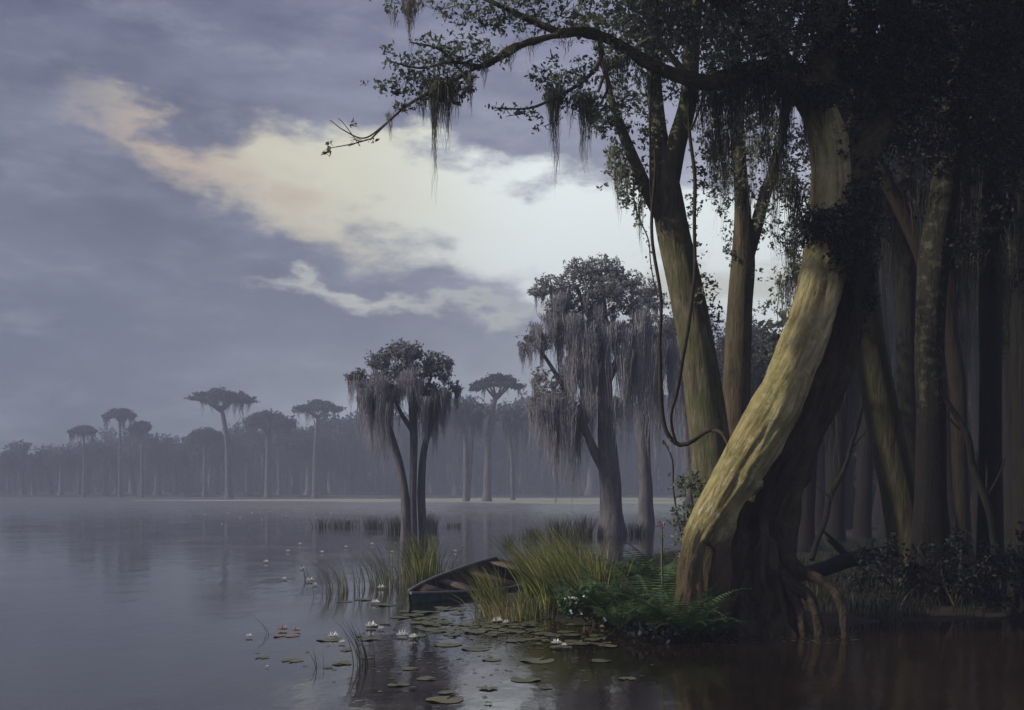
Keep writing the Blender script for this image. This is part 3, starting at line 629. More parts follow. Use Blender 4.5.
# ------------------------------------------------------------------ moss laden trees out in the lagoon
def lagoon_tree(name, label, limbs, blobs, curt, d, bark='grey_bark', group=None, leafm='midleaf', mossm='midmoss', ls=0.085, mw=0.032, dens=1.6):
    b = limbs[0][0]; base = P(b[0], b[1], b[2]); base[2] = 0
    e = empty(name, base, label, 'tree', group)
    mb = MB()
    for k, l in enumerate(limbs):
        tube(mb, pp([(x, y, d + dd, r * .9) for x, y, dd, r in l]), 12, ridge=0.22, seed=b[0] + k, flare=0.15 if k == 0 else 0)
    mb.build('trunk', M[bark], e)
    mb = MB(); mm = MB(); kk = d / F
    for px, py, rx, ry in blobs:
        dd = d + random.uniform(-1, 1) * rx * kk * .7
        n = int(rx * ry * 3.4 * dens)
        pts = sprays(max(4, n // 6), P(px, py, dd), (rx * kk, rx * kk, ry * kk), 6, ls * 1.3, lower=.6); leaves(mb, pts, ls, .55)
        for q in range(max(2, int(rx / 5))):
            moss_bunch(mm, P(px + random.uniform(-.8, .8) * rx, py + random.uniform(-.2, .6) * ry, dd + random.uniform(-.5, .5) * rx * kk), 4 * kk, random.uniform(12, 42) * kk, int(22 * dens), mw)
    mb.build('crown', M[leafm], e)
    for px, py, rp, lp, n in curt:
        for q in range(6): moss_bunch(mm, P(px + random.uniform(-.9, .9) * rp, py + random.uniform(-6, 6), d + random.uniform(-1, 1)), rp * .8 * kk, lp * kk * random.uniform(.45, 1), int(n * dens * .6), mw, .5)
    mm.build('hanging_moss', M[mossm], e)
    return e
dl = 36.0
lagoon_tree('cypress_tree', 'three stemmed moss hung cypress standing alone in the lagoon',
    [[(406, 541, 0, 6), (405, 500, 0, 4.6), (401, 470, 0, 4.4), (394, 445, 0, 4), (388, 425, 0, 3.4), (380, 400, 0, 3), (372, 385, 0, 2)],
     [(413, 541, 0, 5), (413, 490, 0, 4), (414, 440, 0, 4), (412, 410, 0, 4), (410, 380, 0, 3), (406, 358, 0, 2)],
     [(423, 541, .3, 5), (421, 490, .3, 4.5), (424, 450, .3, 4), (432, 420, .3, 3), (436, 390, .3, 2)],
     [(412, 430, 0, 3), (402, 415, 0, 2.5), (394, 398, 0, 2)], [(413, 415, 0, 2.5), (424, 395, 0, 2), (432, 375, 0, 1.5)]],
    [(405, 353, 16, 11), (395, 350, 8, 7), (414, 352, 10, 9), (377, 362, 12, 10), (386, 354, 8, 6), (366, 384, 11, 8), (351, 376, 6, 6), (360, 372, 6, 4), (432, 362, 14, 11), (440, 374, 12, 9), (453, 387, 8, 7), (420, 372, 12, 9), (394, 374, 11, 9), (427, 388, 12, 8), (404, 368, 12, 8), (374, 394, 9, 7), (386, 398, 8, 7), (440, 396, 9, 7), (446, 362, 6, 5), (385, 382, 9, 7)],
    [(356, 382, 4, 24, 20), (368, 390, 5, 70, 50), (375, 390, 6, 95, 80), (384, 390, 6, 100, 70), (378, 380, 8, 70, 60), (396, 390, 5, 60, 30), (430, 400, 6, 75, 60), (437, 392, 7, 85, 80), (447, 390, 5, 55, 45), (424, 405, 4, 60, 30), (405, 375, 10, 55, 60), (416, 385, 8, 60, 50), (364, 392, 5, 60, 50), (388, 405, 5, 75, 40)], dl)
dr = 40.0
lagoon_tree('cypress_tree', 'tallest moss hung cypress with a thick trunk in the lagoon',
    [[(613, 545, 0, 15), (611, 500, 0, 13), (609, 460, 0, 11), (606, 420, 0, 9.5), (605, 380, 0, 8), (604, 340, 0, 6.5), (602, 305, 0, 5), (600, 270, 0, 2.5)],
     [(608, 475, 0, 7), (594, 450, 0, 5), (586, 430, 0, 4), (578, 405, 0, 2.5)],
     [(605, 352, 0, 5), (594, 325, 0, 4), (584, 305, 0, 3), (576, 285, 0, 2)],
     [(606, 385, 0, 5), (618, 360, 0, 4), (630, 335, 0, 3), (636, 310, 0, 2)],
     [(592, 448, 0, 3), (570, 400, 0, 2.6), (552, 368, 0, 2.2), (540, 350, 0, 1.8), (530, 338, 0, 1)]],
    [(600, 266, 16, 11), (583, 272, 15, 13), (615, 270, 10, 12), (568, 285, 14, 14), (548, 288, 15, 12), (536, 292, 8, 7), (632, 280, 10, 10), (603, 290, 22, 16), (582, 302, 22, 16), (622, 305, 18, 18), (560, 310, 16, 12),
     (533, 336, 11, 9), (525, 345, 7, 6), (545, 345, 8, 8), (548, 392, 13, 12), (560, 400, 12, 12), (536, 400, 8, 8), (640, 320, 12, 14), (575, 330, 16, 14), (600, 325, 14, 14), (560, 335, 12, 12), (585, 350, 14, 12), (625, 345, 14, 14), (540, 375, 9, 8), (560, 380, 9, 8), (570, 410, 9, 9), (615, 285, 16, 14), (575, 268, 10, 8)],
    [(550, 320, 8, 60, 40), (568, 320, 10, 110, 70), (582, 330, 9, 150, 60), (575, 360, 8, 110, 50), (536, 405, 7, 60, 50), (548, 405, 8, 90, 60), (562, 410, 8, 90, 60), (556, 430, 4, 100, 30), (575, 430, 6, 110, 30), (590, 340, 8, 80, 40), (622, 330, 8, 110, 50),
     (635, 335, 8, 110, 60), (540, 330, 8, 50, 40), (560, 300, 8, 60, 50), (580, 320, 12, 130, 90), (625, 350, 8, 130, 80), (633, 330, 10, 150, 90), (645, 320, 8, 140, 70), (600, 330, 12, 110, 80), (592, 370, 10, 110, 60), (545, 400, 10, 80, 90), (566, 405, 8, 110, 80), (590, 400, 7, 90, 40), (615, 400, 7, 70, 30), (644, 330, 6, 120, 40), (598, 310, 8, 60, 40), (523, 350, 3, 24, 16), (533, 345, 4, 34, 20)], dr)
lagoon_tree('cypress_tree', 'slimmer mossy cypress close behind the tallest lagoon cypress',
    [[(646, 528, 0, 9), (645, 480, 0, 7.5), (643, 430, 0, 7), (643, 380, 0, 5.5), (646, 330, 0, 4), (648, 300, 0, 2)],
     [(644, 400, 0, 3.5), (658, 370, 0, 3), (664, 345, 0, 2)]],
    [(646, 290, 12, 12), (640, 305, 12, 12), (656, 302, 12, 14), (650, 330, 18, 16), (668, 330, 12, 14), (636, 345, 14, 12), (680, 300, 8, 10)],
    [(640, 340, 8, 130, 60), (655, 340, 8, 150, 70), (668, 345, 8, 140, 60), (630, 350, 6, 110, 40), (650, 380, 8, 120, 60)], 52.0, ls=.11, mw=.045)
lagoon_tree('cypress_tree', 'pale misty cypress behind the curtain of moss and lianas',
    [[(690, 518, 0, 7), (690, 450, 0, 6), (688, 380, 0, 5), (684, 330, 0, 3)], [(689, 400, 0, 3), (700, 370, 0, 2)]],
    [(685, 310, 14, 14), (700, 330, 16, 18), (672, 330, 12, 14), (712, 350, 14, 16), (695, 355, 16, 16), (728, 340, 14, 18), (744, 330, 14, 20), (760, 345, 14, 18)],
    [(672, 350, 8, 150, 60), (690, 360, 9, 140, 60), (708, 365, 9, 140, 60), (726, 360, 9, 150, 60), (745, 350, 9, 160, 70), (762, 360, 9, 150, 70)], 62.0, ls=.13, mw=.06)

# umbrella shaped crowns beyond
def flat_tree(label, px, base_py, d, top_py, rx, ry, lean=0, dens=1.0, moss=1.0, second=None, tr=3.0):
    base = P(px, base_py, d); base[2] = 0
    e = empty('cypress_tree', base, label, 'tree', 'flat topped cypresses of the far shore')
    H = base_py - top_py; mb = MB(); ty = top_py + ry * 1.2
    rows = [(px, base_py + 2, d, tr * 1.3), (px + lean * .1, base_py - H * .3, d, tr), (px + lean * .2, base_py - H * .5, d, tr * .85), (px + lean * .7, base_py - H * .75, d, tr * .7), (px + lean, ty + ry, d, tr * .5)]
    tube(mb, pp(rows), 8, ridge=.1, seed=px, flare=.3, step=1)
    for s in (-1, -.6, -.3, .35, .65, 1):
        ox = s * rx * .75
        tube(mb, pp([(px + lean * .9, ty + ry * 1.7, d, tr * .4), (px + lean + ox * .6, ty + ry * .45, d + random.uniform(-1, 1) * rx * d / F * .4, tr * .3), (px + lean + ox, ty - ry * .1, d + random.uniform(-1, 1) * rx * d / F * .6, tr * .15)]), 5, step=.5)
    mb.build('trunk', M['grey_bark'], e)
    mb = MB(); mm = MB(); k = d / F; ls = 0.09 + d * .0012
    for q in range(30):
        a = random.uniform(0, 6.28); rr = random.uniform(0, 1) ** .6
        cx = px + lean + math.cos(a) * rr * rx; cd = d + math.sin(a) * rr * rx * k
        cy = ty + ry * (rr * rr * 1.1 - .55) + random.uniform(-.2, .2) * ry
        pts = sprays(int(42 * dens), P(cx, cy, cd), (rx * .24 * k, rx * .24 * k, ry * .32 * k), 6, ls * 1.2, lower=.6); leaves(mb, pts, ls, .55)
        if random.random() < .6 * moss: moss_bunch(mm, P(cx, cy, cd), 2.5 * k, random.uniform(8, 26) * k * moss, 22, ls * .55)
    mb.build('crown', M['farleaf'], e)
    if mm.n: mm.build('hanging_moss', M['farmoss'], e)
    return e
flat_tree('curved cypress with a small umbrella crown between the two lagoon cypresses', 487, 501, 150, 371, 25, 10, lean=10, tr=3.6, dens=1.6, moss=.7)
flat_tree('biggest flat topped cypress on the far shore, trailing moss from its crown', 229, 498, 200, 386, 32, 9, lean=-9, tr=3.2, dens=1.4, moss=1.2)
flat_tree('broad domed cypress to the right of the biggest flat topped one', 268, 498, 215, 408, 24, 10, tr=3)
flat_tree('tall flat topped cypress nearest to the three stemmed lagoon cypress', 315, 498, 210, 399, 24, 7, lean=3, tr=2.6)
flat_tree('small flat crowned cypress standing highest at the dim end of the far shore', 120, 498, 228, 408, 14, 5, tr=1.8, dens=1.3)
flat_tree('small low flat crowned cypress just right of the dim end one', 142, 498, 228, 421, 13, 5, tr=1.8)
flat_tree('low domed cypress left of the biggest flat topped one', 205, 498, 225, 426, 19, 8, tr=2.2)
flat_tree('faint flat crowned cypress low beside the dim end one', 84, 498, 230, 425, 13, 4, tr=1.6)
# faint double stemmed pair between the big ones
lagoon_tree('cypress_tree', 'faint double stemmed cypress left of the small umbrella crowned one',
    [[(466, 502, 0, 3.4), (466, 460, 0, 3), (465, 425, 0, 2.6), (460, 405, 0, 1.6)], [(468, 500, 0, 2.5), (472, 440, 0, 2.2), (474, 415, 0, 1.4)]],
    [(458, 408, 12, 9), (470, 404, 14, 8), (482, 412, 10, 8)], [(460, 415, 6, 50, 30), (476, 415, 6, 50, 30)], 150, leafm='farleaf', mossm='farmoss', ls=.28, mw=.12)
lagoon_tree('cypress_tree', 'faint slender cypress right of the small umbrella crowned one',
    [[(513, 500, 0, 2.8), (512, 460, 0, 2.4), (509, 425, 0, 1.8), (512, 408, 0, 1.2)]],
    [(510, 410, 14, 9), (524, 414, 11, 9), (500, 416, 9, 7)], [(512, 420, 6, 60, 30), (526, 420, 6, 60, 30)], 160, leafm='farleaf', mossm='farmoss', ls=.3, mw=.12)

# the far tree line: prototypes, then copies
protos = []
for q in range(6):
    e = empty('cypress_tree', (0, 0, 0), 'misty moss curtained cypress in the far tree line across the lagoon', 'tree', 'cypresses of the far tree line')
    mb = MB(); H = 10.0
    tube(mb, [(0, 0, 0, .5), (random.uniform(-.4, .4), 0, 4, .36), (random.uniform(-.8, .8), 0, 8, .26), (0, 0, 9.6, .1)], 7, step=1, flare=.4)
    tube(mb, [(.1, 0, 4.5, .2), (1.6, .3, 7, .12), (2.2, .5, 8.4, .05)], 5, step=1); tube(mb, [(-.1, 0, 5, .2), (-1.5, -.3, 7.4, .12), (-2.4, 0, 8.4, .05)], 5, step=1)
    t_ = mb.build('trunk', M['pale_far_bark'] if q % 2 else M['grey_bark'], e)
    mb = MB(); mm = MB()
    for k in range(9):
        cx = random.uniform(-3, 3); cy = random.uniform(-2.4, 2.4); cz = random.uniform(7.2, 10) - abs(cx) * .35
        leaves(mb, sprays(36, (cx, cy, cz), (1.5, 1.5, .9), 6, .3), .34, .55)
        for s in range(3): moss_bunch(mm, (cx + random.uniform(-.9, .9), cy + random.uniform(-.9, .9), cz), .6, random.uniform(2, 8.2), 16, .13)
    c_ = mb.build('crown', M['farleaf'], e); m_ = mm.build('hanging_moss', M['farmoss'], e)
    KIDS[e.name] = [t_, c_, m_]; protos.append(e)
prof_x = [-60, 0, 30, 60, 100, 140, 180, 200, 230, 260, 300, 340, 400, 450, 480, 520, 560, 600, 700, 800]
prof_y = [454, 452, 448, 441, 438, 437, 440, 436, 432, 426, 424, 418, 412, 408, 406, 404, 404, 404, 400, 400]
spots = []
x = -70.0
while x < 790:
    spots.append((x + random.uniform(-5, 5), random.uniform(236, 250))); x += random.uniform(11, 17)
x = -60.0
while x < 790:
    spots.append((x + random.uniform(-6, 6), random.uniform(262, 285))); x += random.uniform(16, 24)
FL = ['misty moss curtained cypress in the far tree line across the lagoon']
for i, (px, d) in enumerate(spots):
    top = np.interp(px, prof_x, prof_y) + random.uniform(-9, 14)
    H = (HY - top) * d / F + CAMH
    s = H / 10.2; w = s * random.uniform(.8, 1.15)
    loc = ((px - 512) * d / F, d, 0.3)
    if i < len(protos):
        e = protos[i]; e.location = loc; e.scale = (w, w, s); e.rotation_euler = (0, 0, random.uniform(-.6, .6))
    else: copy_thing(protos[i % len(protos)], loc, (w, w, s), random.uniform(0, 6.28), FL[0])
# the wood massed behind that line
mb = MB(); mm = MB()
for k in range(620):
    px = random.uniform(-90, 830); d = random.uniform(290, 330)
    top = np.interp(px, prof_x, prof_y) + 12
    hmax = (HY - top) * d / F
    cz = random.uniform(.03, 1) * hmax
    c = ((px - 512) * d / F, d, cz)
    leaves(mb, sprays(26, c, (4.5, 4.5, 2.2), 6, .8), 1.1, .6)
    t = np.column_stack([rng.normal(c[0], 3, 22), rng.normal(d, 2, 22), np.full(22, cz)]); strands(mm, t, np.minimum(cz + 1, rng.uniform(3, 14, 22)), .5, 2, .2)
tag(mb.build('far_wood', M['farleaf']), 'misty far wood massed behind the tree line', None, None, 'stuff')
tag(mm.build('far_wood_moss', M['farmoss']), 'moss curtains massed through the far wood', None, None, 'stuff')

# ------------------------------------------------------------------ reeds, sedge, grass
def blades(mb, cx, cy, z0, n, rx, ry, h, bend, width, lean=(0, 0), segs=6, hv=.45):
    a = rng.normal(size=(n, 2)) * .5
    base = np.column_stack([cx + a[:, 0] * rx, cy + a[:, 1] * ry, np.full(n, 0.0) + z0])
    H = h * (1 - hv * rng.uniform(0, 1, n))
    th = rng.uniform(0, 6.28, n); bd = bend * rng.uniform(.3, 1.2, n)
    dr = np.column_stack([np.cos(th) * bd * .6 + lean[0] * rng.uniform(.5, 1.3, n) + a[:, 0] * bend * .6, np.sin(th) * bd * .6 + lean[1]])
    sa = rng.uniform(0, math.pi, n); side = np.column_stack([np.cos(sa), np.sin(sa), np.zeros(n)])
    rows = []
    for k in range(segs + 1):
        t = k / segs
        p = base.copy(); p[:, 2] += H * (t - .18 * bd * t ** 3); p[:, 0] += dr[:, 0] * H * t ** 2; p[:, 1] += dr[:, 1] * H * t ** 2
        w = (width * (1 - t ** 1.6) * rng.uniform(.8, 1.1, n) + .0012)[:, None]
        rows.append(np.stack([p - side * w * .5, p + side * w * .5], 1))
    V = np.stack(rows, 1).reshape(n, -1, 3); m = (segs + 1) * 2
    f = np.array([[2 * k, 2 * k + 1, 2 * k + 3, 2 * k + 2] for k in range(segs)])[None]
    mb.add(V.reshape(-1, 3), (np.arange(n)[:, None, None] * m + f).reshape(-1, 4))
def clump(name, label, px, py, n, rpx, hpx, bend, mat, lean=(0, 0), width=.014, cat='reeds', group=None, z=0.0, hv=.45, ryf=1.0):
    g = G(px, py); d = g[1]; mb = MB()
    blades(mb, g[0], g[1], -.03 + z, n, rpx * d / F, rpx * d / F * ryf, hpx * d / F, bend, width, lean, hv=hv)
    o = mb.build(name, M[mat]); me = o.data
    # origin at the base of the clump
    co = np.empty(len(me.vertices) * 3); me.vertices.foreach_get('co', co); co = co.reshape(-1, 3) - g; me.vertices.foreach_set('co', co.ravel()); o.location = Vector(g)
    tag(o, label, cat, group); return o
RG = 'reed clumps in the shallows'
clump('reed_clump', 'thin greyish reed clump farthest out in the water by the lilies', 340, 592, 80, 22, 46, .5, 'palereed', lean=(-.35, 0), width=.011, group=RG)
clump('reed_clump', 'pale reed clump between the thin greyish clump and the bright yellow green one', 388, 587, 130, 22, 54, .45, 'palereed', lean=(-.3, 0), width=.012, group=RG)
clump('reed_clump', 'bright yellow green reed clump behind the bow of the rowing boat', 424, 584, 230, 20, 62, .38, 'reed', lean=(-.1, 0), width=.016, group=RG)
clump('reed_clump', 'sparse dark slanting blades between the white lilies in open water', 362, 665, 16, 9, 62, .3, 'sedge', lean=(-.45, 0), width=.012, group=RG, hv=.3)
clump('reed_clump', 'few bent blades by the isolated small pads', 318, 668, 5, 5, 26, .3, 'sedge', lean=(-.5, 0), width=.008, group=RG, hv=.3)
clump('reed_clump', 'two slanting blades by the faded pink lily', 268, 634, 3, 3, 26, .2, 'sedge', lean=(-.7, 0), width=.008, group=RG, hv=.3)
clump('reed_clump', 'few slanting dark blades over the white lilies nearest the far reeds', 306, 580, 5, 4, 34, .2, 'sedge', lean=(-.7, 0), width=.01, group=RG, hv=.3)
clump('reed_clump', 'green reeds leaning over the middle of the rowing boat', 494, 612, 150, 18, 56, .4, 'reed', lean=(-.45, 0), width=.013, group=RG)
clump('reed_clump', 'tall yellow green reeds leaning behind the stern of the rowing boat', 536, 602, 170, 14, 84, .35, 'reed', lean=(-.4, 0), width=.016, group=RG)
clump('reed_clump', 'broad bright reed clump between the boat stern and the ferns', 560, 612, 360, 22, 84, .4, 'reed', lean=(-.4, 0), width=.018, group=RG)
clump('reed_clump', 'dense dark based reed clump at the edge of the fern bank', 590, 616, 416, 26, 82, .4, 'reed', lean=(-.3, 0), width=.016, group=RG, z=.05)
clump('reed_clump', 'short reeds at the waterline under the boat stern', 520, 618, 160, 30, 34, .5, 'reed', lean=(-.2, 0), width=.012, group=RG)
clump('reed_clump', 'tall arching reeds between the broad bright clump and the fern bank', 576, 606, 240, 24, 96, .45, 'reed', lean=(-.35, 0), width=.018, group=RG, z=.05)
clump('reed_clump', 'dead straw coloured blades mixed into the edge of the fern bank', 604, 620, 70, 20, 60, .7, 'strawreed', lean=(-.4, 0), width=.014, group=RG, z=.03)
clump('reed_clump', 'bent straw coloured blades trailing into the water below the boat stern', 500, 622, 60, 24, 40, .8, 'strawreed', lean=(-.6, 0), width=.012, group=RG)
# sedge tufts out in the lagoon
for px, py, n, r, h, lab in [(322, 527, 60, 8, 12, 'small grey sedge tuft at the open end of the lagoon sedge row'), (345, 527, 100, 12, 12, 'low grey sedge tuft beside the small end one'), (372, 528, 110, 11, 16, 'grey sedge tuft left of the three stemmed cypress'),
                        (396, 533, 150, 9, 22, 'dark sedge tuft against the stems of the three stemmed cypress'), (430, 531, 120, 7, 24, 'dark sedge tuft right of the three stemmed cypress'), (455, 527, 50, 9, 8, 'faint sedge tuft in open water right of the three stemmed cypress'),
                        (532, 538, 100, 12, 14, 'low dark sedge tuft at the open end of the second sedge row'), (560, 536, 160, 12, 22, 'dark sedge tuft left of the thick trunked cypress'), (583, 536, 170, 10, 26, 'tallest dark sedge tuft touching the thick trunked cypress'),
                        (508, 545, 40, 5, 16, 'narrow sedge tuft by itself before the second sedge row'), (636, 535, 100, 9, 18, 'sedge tuft between the thick trunked cypress and the slimmer one')]:
    clump('sedge_tuft', lab, px, py, n, r, h, .4, 'sedge', width=.03, cat='sedge', group='sedge tufts in the lagoon')
# dark low growth on the bank: uncountable
mb = MB(); cnt = 0
P2 = np.column_stack([rng.uniform(.3, 15, 5200), rng.uniform(12.2, 30, 5200)])
s = sdist(P2); P2 = P2[(s > 0.05)]
z2 = bank_h(P2)
for q in range(len(P2)):
    px = 512 + F * P2[q, 0] / P2[q, 1]
    hh = np.interp(px, [600, 700, 800, 900, 1000], [.28, .14, .16, .40, .55]) * (1.1 + 1.0 * mnoise.noise((P2[q, 0] * .8, P2[q, 1] * .8, 2)))
    if 690 < px < 850 and P2[q, 1] < 14.5 and rng.uniform() < .7: continue
    blades(mb, P2[q, 0], P2[q, 1], z2[q] - .02, 9, .22, .22, hh, .9, .013, segs=4)
tag(mb.build('undergrowth', M['darkgrass']), 'dark grassy undergrowth covering the bank', None, None, 'stuff')

# ------------------------------------------------------------------ ferns and shrubs
def frond(mb, base, dirv, length, droop, pw):
    n = 24; d = np.array([math.cos(dirv), math.sin(dirv), 0.0]); s = np.array([-d[1], d[0], 0])
    pts = []
    for k in range(n + 1):
        t = k / n
        pts.append(base + d * length * (t * .75) + np.array([0, 0, length * (1.0 * t - droop * t * t)]))
    pts = np.array(pts)
    tube(mb, np.column_stack([pts[::3], np.linspace(.005, .0015, len(pts[::3]))]), 4, step=.1)
    for k in range(3, n + 1):
        t = k / n; w = pw * math.sin(min(1, t * 1.15 + .05) * math.pi * .93 + .1) * 1.0 + .012
        tg = pts[k] - pts[k - 1]; L = np.linalg.norm(tg); tg /= L + 1e-9
        for sg in (-1, 1):
            tip = pts[k] + sg * s * w + tg * w * .35 - np.array([0, 0, w * .25])
            mb.add([pts[k] - tg * L * .30, pts[k] + tg * L * .30, tip], [[0, 1, 2]])
            
def fern(label, px, py, d, hpx, nf, pwf=1.0):
    b = P(px, py, d); b[2] = max(0.05, float(bank_h(b[None, :2])[0])) if py > 560 else b[2]
    # a fern rooted on the bank; its crown height follows from the spot
    e = MB(); L = hpx * d / F
    a0 = random.uniform(0, 6)
    for k in range(nf):
        frond(e, np.zeros(3), a0 + k * 2.4 + random.uniform(-.3, .3), L * random.uniform(.75, 1.15), random.uniform(.3, .75), L * .20 * pwf)
    o = e.build('fern', M['fern'], smooth=False); o.location = Vector(b); tag(o, label, 'fern', 'ferns on the bank beside the oak'); return o
ferns = [('upright fern beside the red flower spike, its fronds topping the fern bank', 655, 600, 13.6, 104, 13), ('fern between the upright fern and the roots of the oak', 676, 600, 13.0, 66, 12), ('fern spreading low in the middle of the fern bank', 634, 604, 13.5, 80, 14),
         ('fern leaning toward the bright reed clumps', 608, 606, 13.9, 74, 14), ('broad fern lowest in front on the fern bank', 620, 615, 12.9, 54, 14), ('fern with glossy fronds in front of the red flower spike', 648, 616, 12.8, 64, 14), ('short fern at the waterline under the oak buttress', 684, 618, 12.2, 52, 13),
         ('fern at the back of the fern bank against the water', 612, 585, 16, 66, 12), ('back fern nearest to the green mossy forked trunk', 672, 580, 15.2, 84, 12), ('small fern where the fern bank meets the reeds', 586, 612, 13.6, 54, 12), ('back fern behind the upright one', 636, 588, 15.4, 80, 13),
         ('fern in front of the pale lower trunk of the oak', 664, 618, 12.4, 60, 13), ('small fern in the shade at the foot of the dark buttress', 712, 622, 12.2, 44, 12),
         ('tall fern rising against the lit side of the oak trunk foot', 676, 612, 12.4, 88, 13), ('arching fern right under the hollow at the trunk foot', 696, 618, 12.2, 62, 12), ('fern filling the gap behind the white flowered bush', 596, 604, 13.6, 72, 13)]
for a in ferns: fern(*a)
def shrub(label, px, py, d, clusters, mat='leaf', size=.05, flowers=0, name='shrub'):
    b = P(px, py, d); b[2] = 0.1
    e = empty(name, b, label, 'shrub')
    mb = MB()
    for c in clusters:
        t = P(c[0], c[1], d); tube(mb, [(*b, .02), (*((b + t) / 2 + [random.uniform(-.05, .05), 0, 0]), .013), (*t, .006)], 5, step=.1)
    mb.build('stem', M['brown_bark'], e)
    mb = MB()
    for c in clusters: cl(mb, c[0], c[1], d, c[2], c[3], c[4], size=size, ratio=.6)
    mb.build('foliage', M[mat], e)
    if flowers:
        mb = MB()
        for k in range(flowers):
            c = random.choice(clusters); p = P(c[0] + random.uniform(-.8, .8) * c[2], c[1] + random.uniform(-.8, .6) * c[3], d) - np.array([0, c[2] * d / F * .9, 0])
            leaves(mb, p + rng.normal(size=(5, 3)) * .014, .03, .8)
        mb.build('flower', M['petal'], e)
shrub('leafy shrub against the foot of the green mossy forked trunk', 695, 600, 13.9, [(690, 485, 15, 16, 420), (702, 505, 12, 16, 300), (684, 520, 14, 20, 360), (695, 560, 18, 30, 700), (708, 540, 8, 20, 160)], mat='leaf')
shrub('dark bush with small white flowers between reeds and ferns', 600, 622, 13.6, [(585, 600, 18, 14, 500), (608, 612, 20, 12, 600), (572, 604, 14, 12, 400)], mat='fern', flowers=16, size=.055)
shrub('low dark bush at the foot of the fern bank beside the oak roots', 660, 625, 12.3, [(650, 630, 20, 7, 400), (676, 628, 18, 8, 500), (698, 622, 14, 14, 600), (714, 628, 12, 8, 300)], mat='darkleaf', size=.06)
shrub('ragged dark bush behind the oak roots under the leaning greenish trunk', 890, 610, 15.4, [(872, 560, 18, 16, 300), (900, 575, 22, 14, 380), (890, 548, 10, 12, 120), (918, 560, 12, 18, 200), (860, 585, 14, 8, 160)], mat='darkleaf', size=.06)
shrub('tall dark bush at the foot of the lichen patched trunk', 955, 610, 15.0, [(940, 560, 14, 20, 300), (962, 540, 10, 16, 160), (975, 575, 24, 16, 420), (950, 585, 24, 10, 300), (990, 555, 10, 16, 140)], mat='darkleaf', size=.06)
shrub('dark bush cut by the right border at the water edge', 1020, 615, 14.2, [(1015, 570, 16, 24, 360), (1032, 550, 16, 24, 360), (1040, 590, 24, 16, 420), (1000, 600, 14, 10, 160)], mat='darkleaf', size=.06)
# flower spike
b = P(662, 590, 13.2); e = empty('flower_spike', b, 'red flower head on a tall green stalk among the ferns', 'flower')
mb = MB(); tube(mb, pp([(663, 600, 13.2, 1.2), (662, 565, 13.2, 1.1), (662, 540, 13.2, 1), (662, 530, 13.2, .8)]), 7); 
leaves(mb, np.array([P(662 + random.uniform(-3, 3), random.uniform(536, 575), 13.2) for k in range(26)]), .05, .4); mb.build('stalk', M['stalk'], e)
mb = MB(); leaves(mb, np.array([P(662, 525, 13.2)]) + rng.normal(size=(22, 3)) * .018, .035, .7); mb.build('flower', M['red'], e)

# ------------------------------------------------------------------ lianas
def liana(label, rows, thick=1.0, leafy=0):
    r = pp(rows); r[:, 3] *= thick
    mb = MB(); tube(mb, r, 7, step=.08, ridge=.2, seed=rows[0][0], wob=.05)
    e = empty('liana', r[0][:3], label, 'vine', 'lianas hanging beside the oak')
    mb.build('stem', M['liana'], e)
    if leafy:
        mb = MB(); c = catmull(r, .05)[:, :3]; q = c[rng.integers(0, len(c), leafy)] + rng.normal(size=(leafy, 3)) * .04
        leaves(mb, q, .05, .6, droop=.6); mb.build('foliage', M['leaf'], e)
liana('thick looping liana, its loop swinging across to the foot of the trees', [(655, 150, 14.5, 1.2), (652, 220, 14.5, 1.6), (659, 290, 14.5, 1.8), (660, 350, 14.5, 2), (661, 400, 14.5, 2.4), (667, 432, 14.5, 2.4), (680, 445, 14.5, 2.4), (694, 440, 14.4, 2.2), (706, 431, 14.3, 2.2), (720, 432, 14.0, 2), (728, 445, 13.8, 1.6)])
liana('long liana crossing in front of the mossy trunk down into the loop', [(689, 75, 13.4, 1.6), (690, 130, 13.4, 1.8), (693, 180, 13.4, 2), (695, 230, 13.4, 1.8), (694, 280, 13.4, 1.8), (686, 340, 13.5, 1.8), (678, 385, 13.8, 1.6), (673, 415, 14.2, 1.4), (677, 443, 14.4, 1.4)])
liana('thin leafy liana trailing into the ferns', [(663, 440, 14.4, .8), (672, 460, 14.3, .9), (674, 490, 14.2, .9), (678, 520, 14.1, .8), (690, 560, 14, .8)], leafy=50)
liana('short curling liana joining the long one under the arching limb', [(704, 80, 12.9, 1), (702, 100, 13, 1), (691, 130, 13.3, 1.2), (684, 122, 13.3, 1), (693, 226, 13.35, .9), (682, 232, 13.35, .9)][:4])
liana('thin straight liana close against the fork of the mossy trunk', [(653, 40, 15.9, 1), (650, 120, 15.9, 1.1), (651, 180, 15.9, 1), (653, 240, 15.9, .9)])
liana('wispy leafy liana hanging from the side stem of the mossy tree', [(633, 175, 15.8, .7), (638, 210, 15.8, .7), (648, 240, 15.8, .7), (650, 262, 15.8, .6), (658, 300, 15.7, .6)], leafy=46)
liana('slack liana between the oak trunk and the leaning greenish trunk', [(852, 300, 14.2, 1.2), (848, 370, 14.4, 1.1), (838, 410, 14.6, 1.1), (822, 428, 14.6, 1), (812, 420, 14.4, .8)])

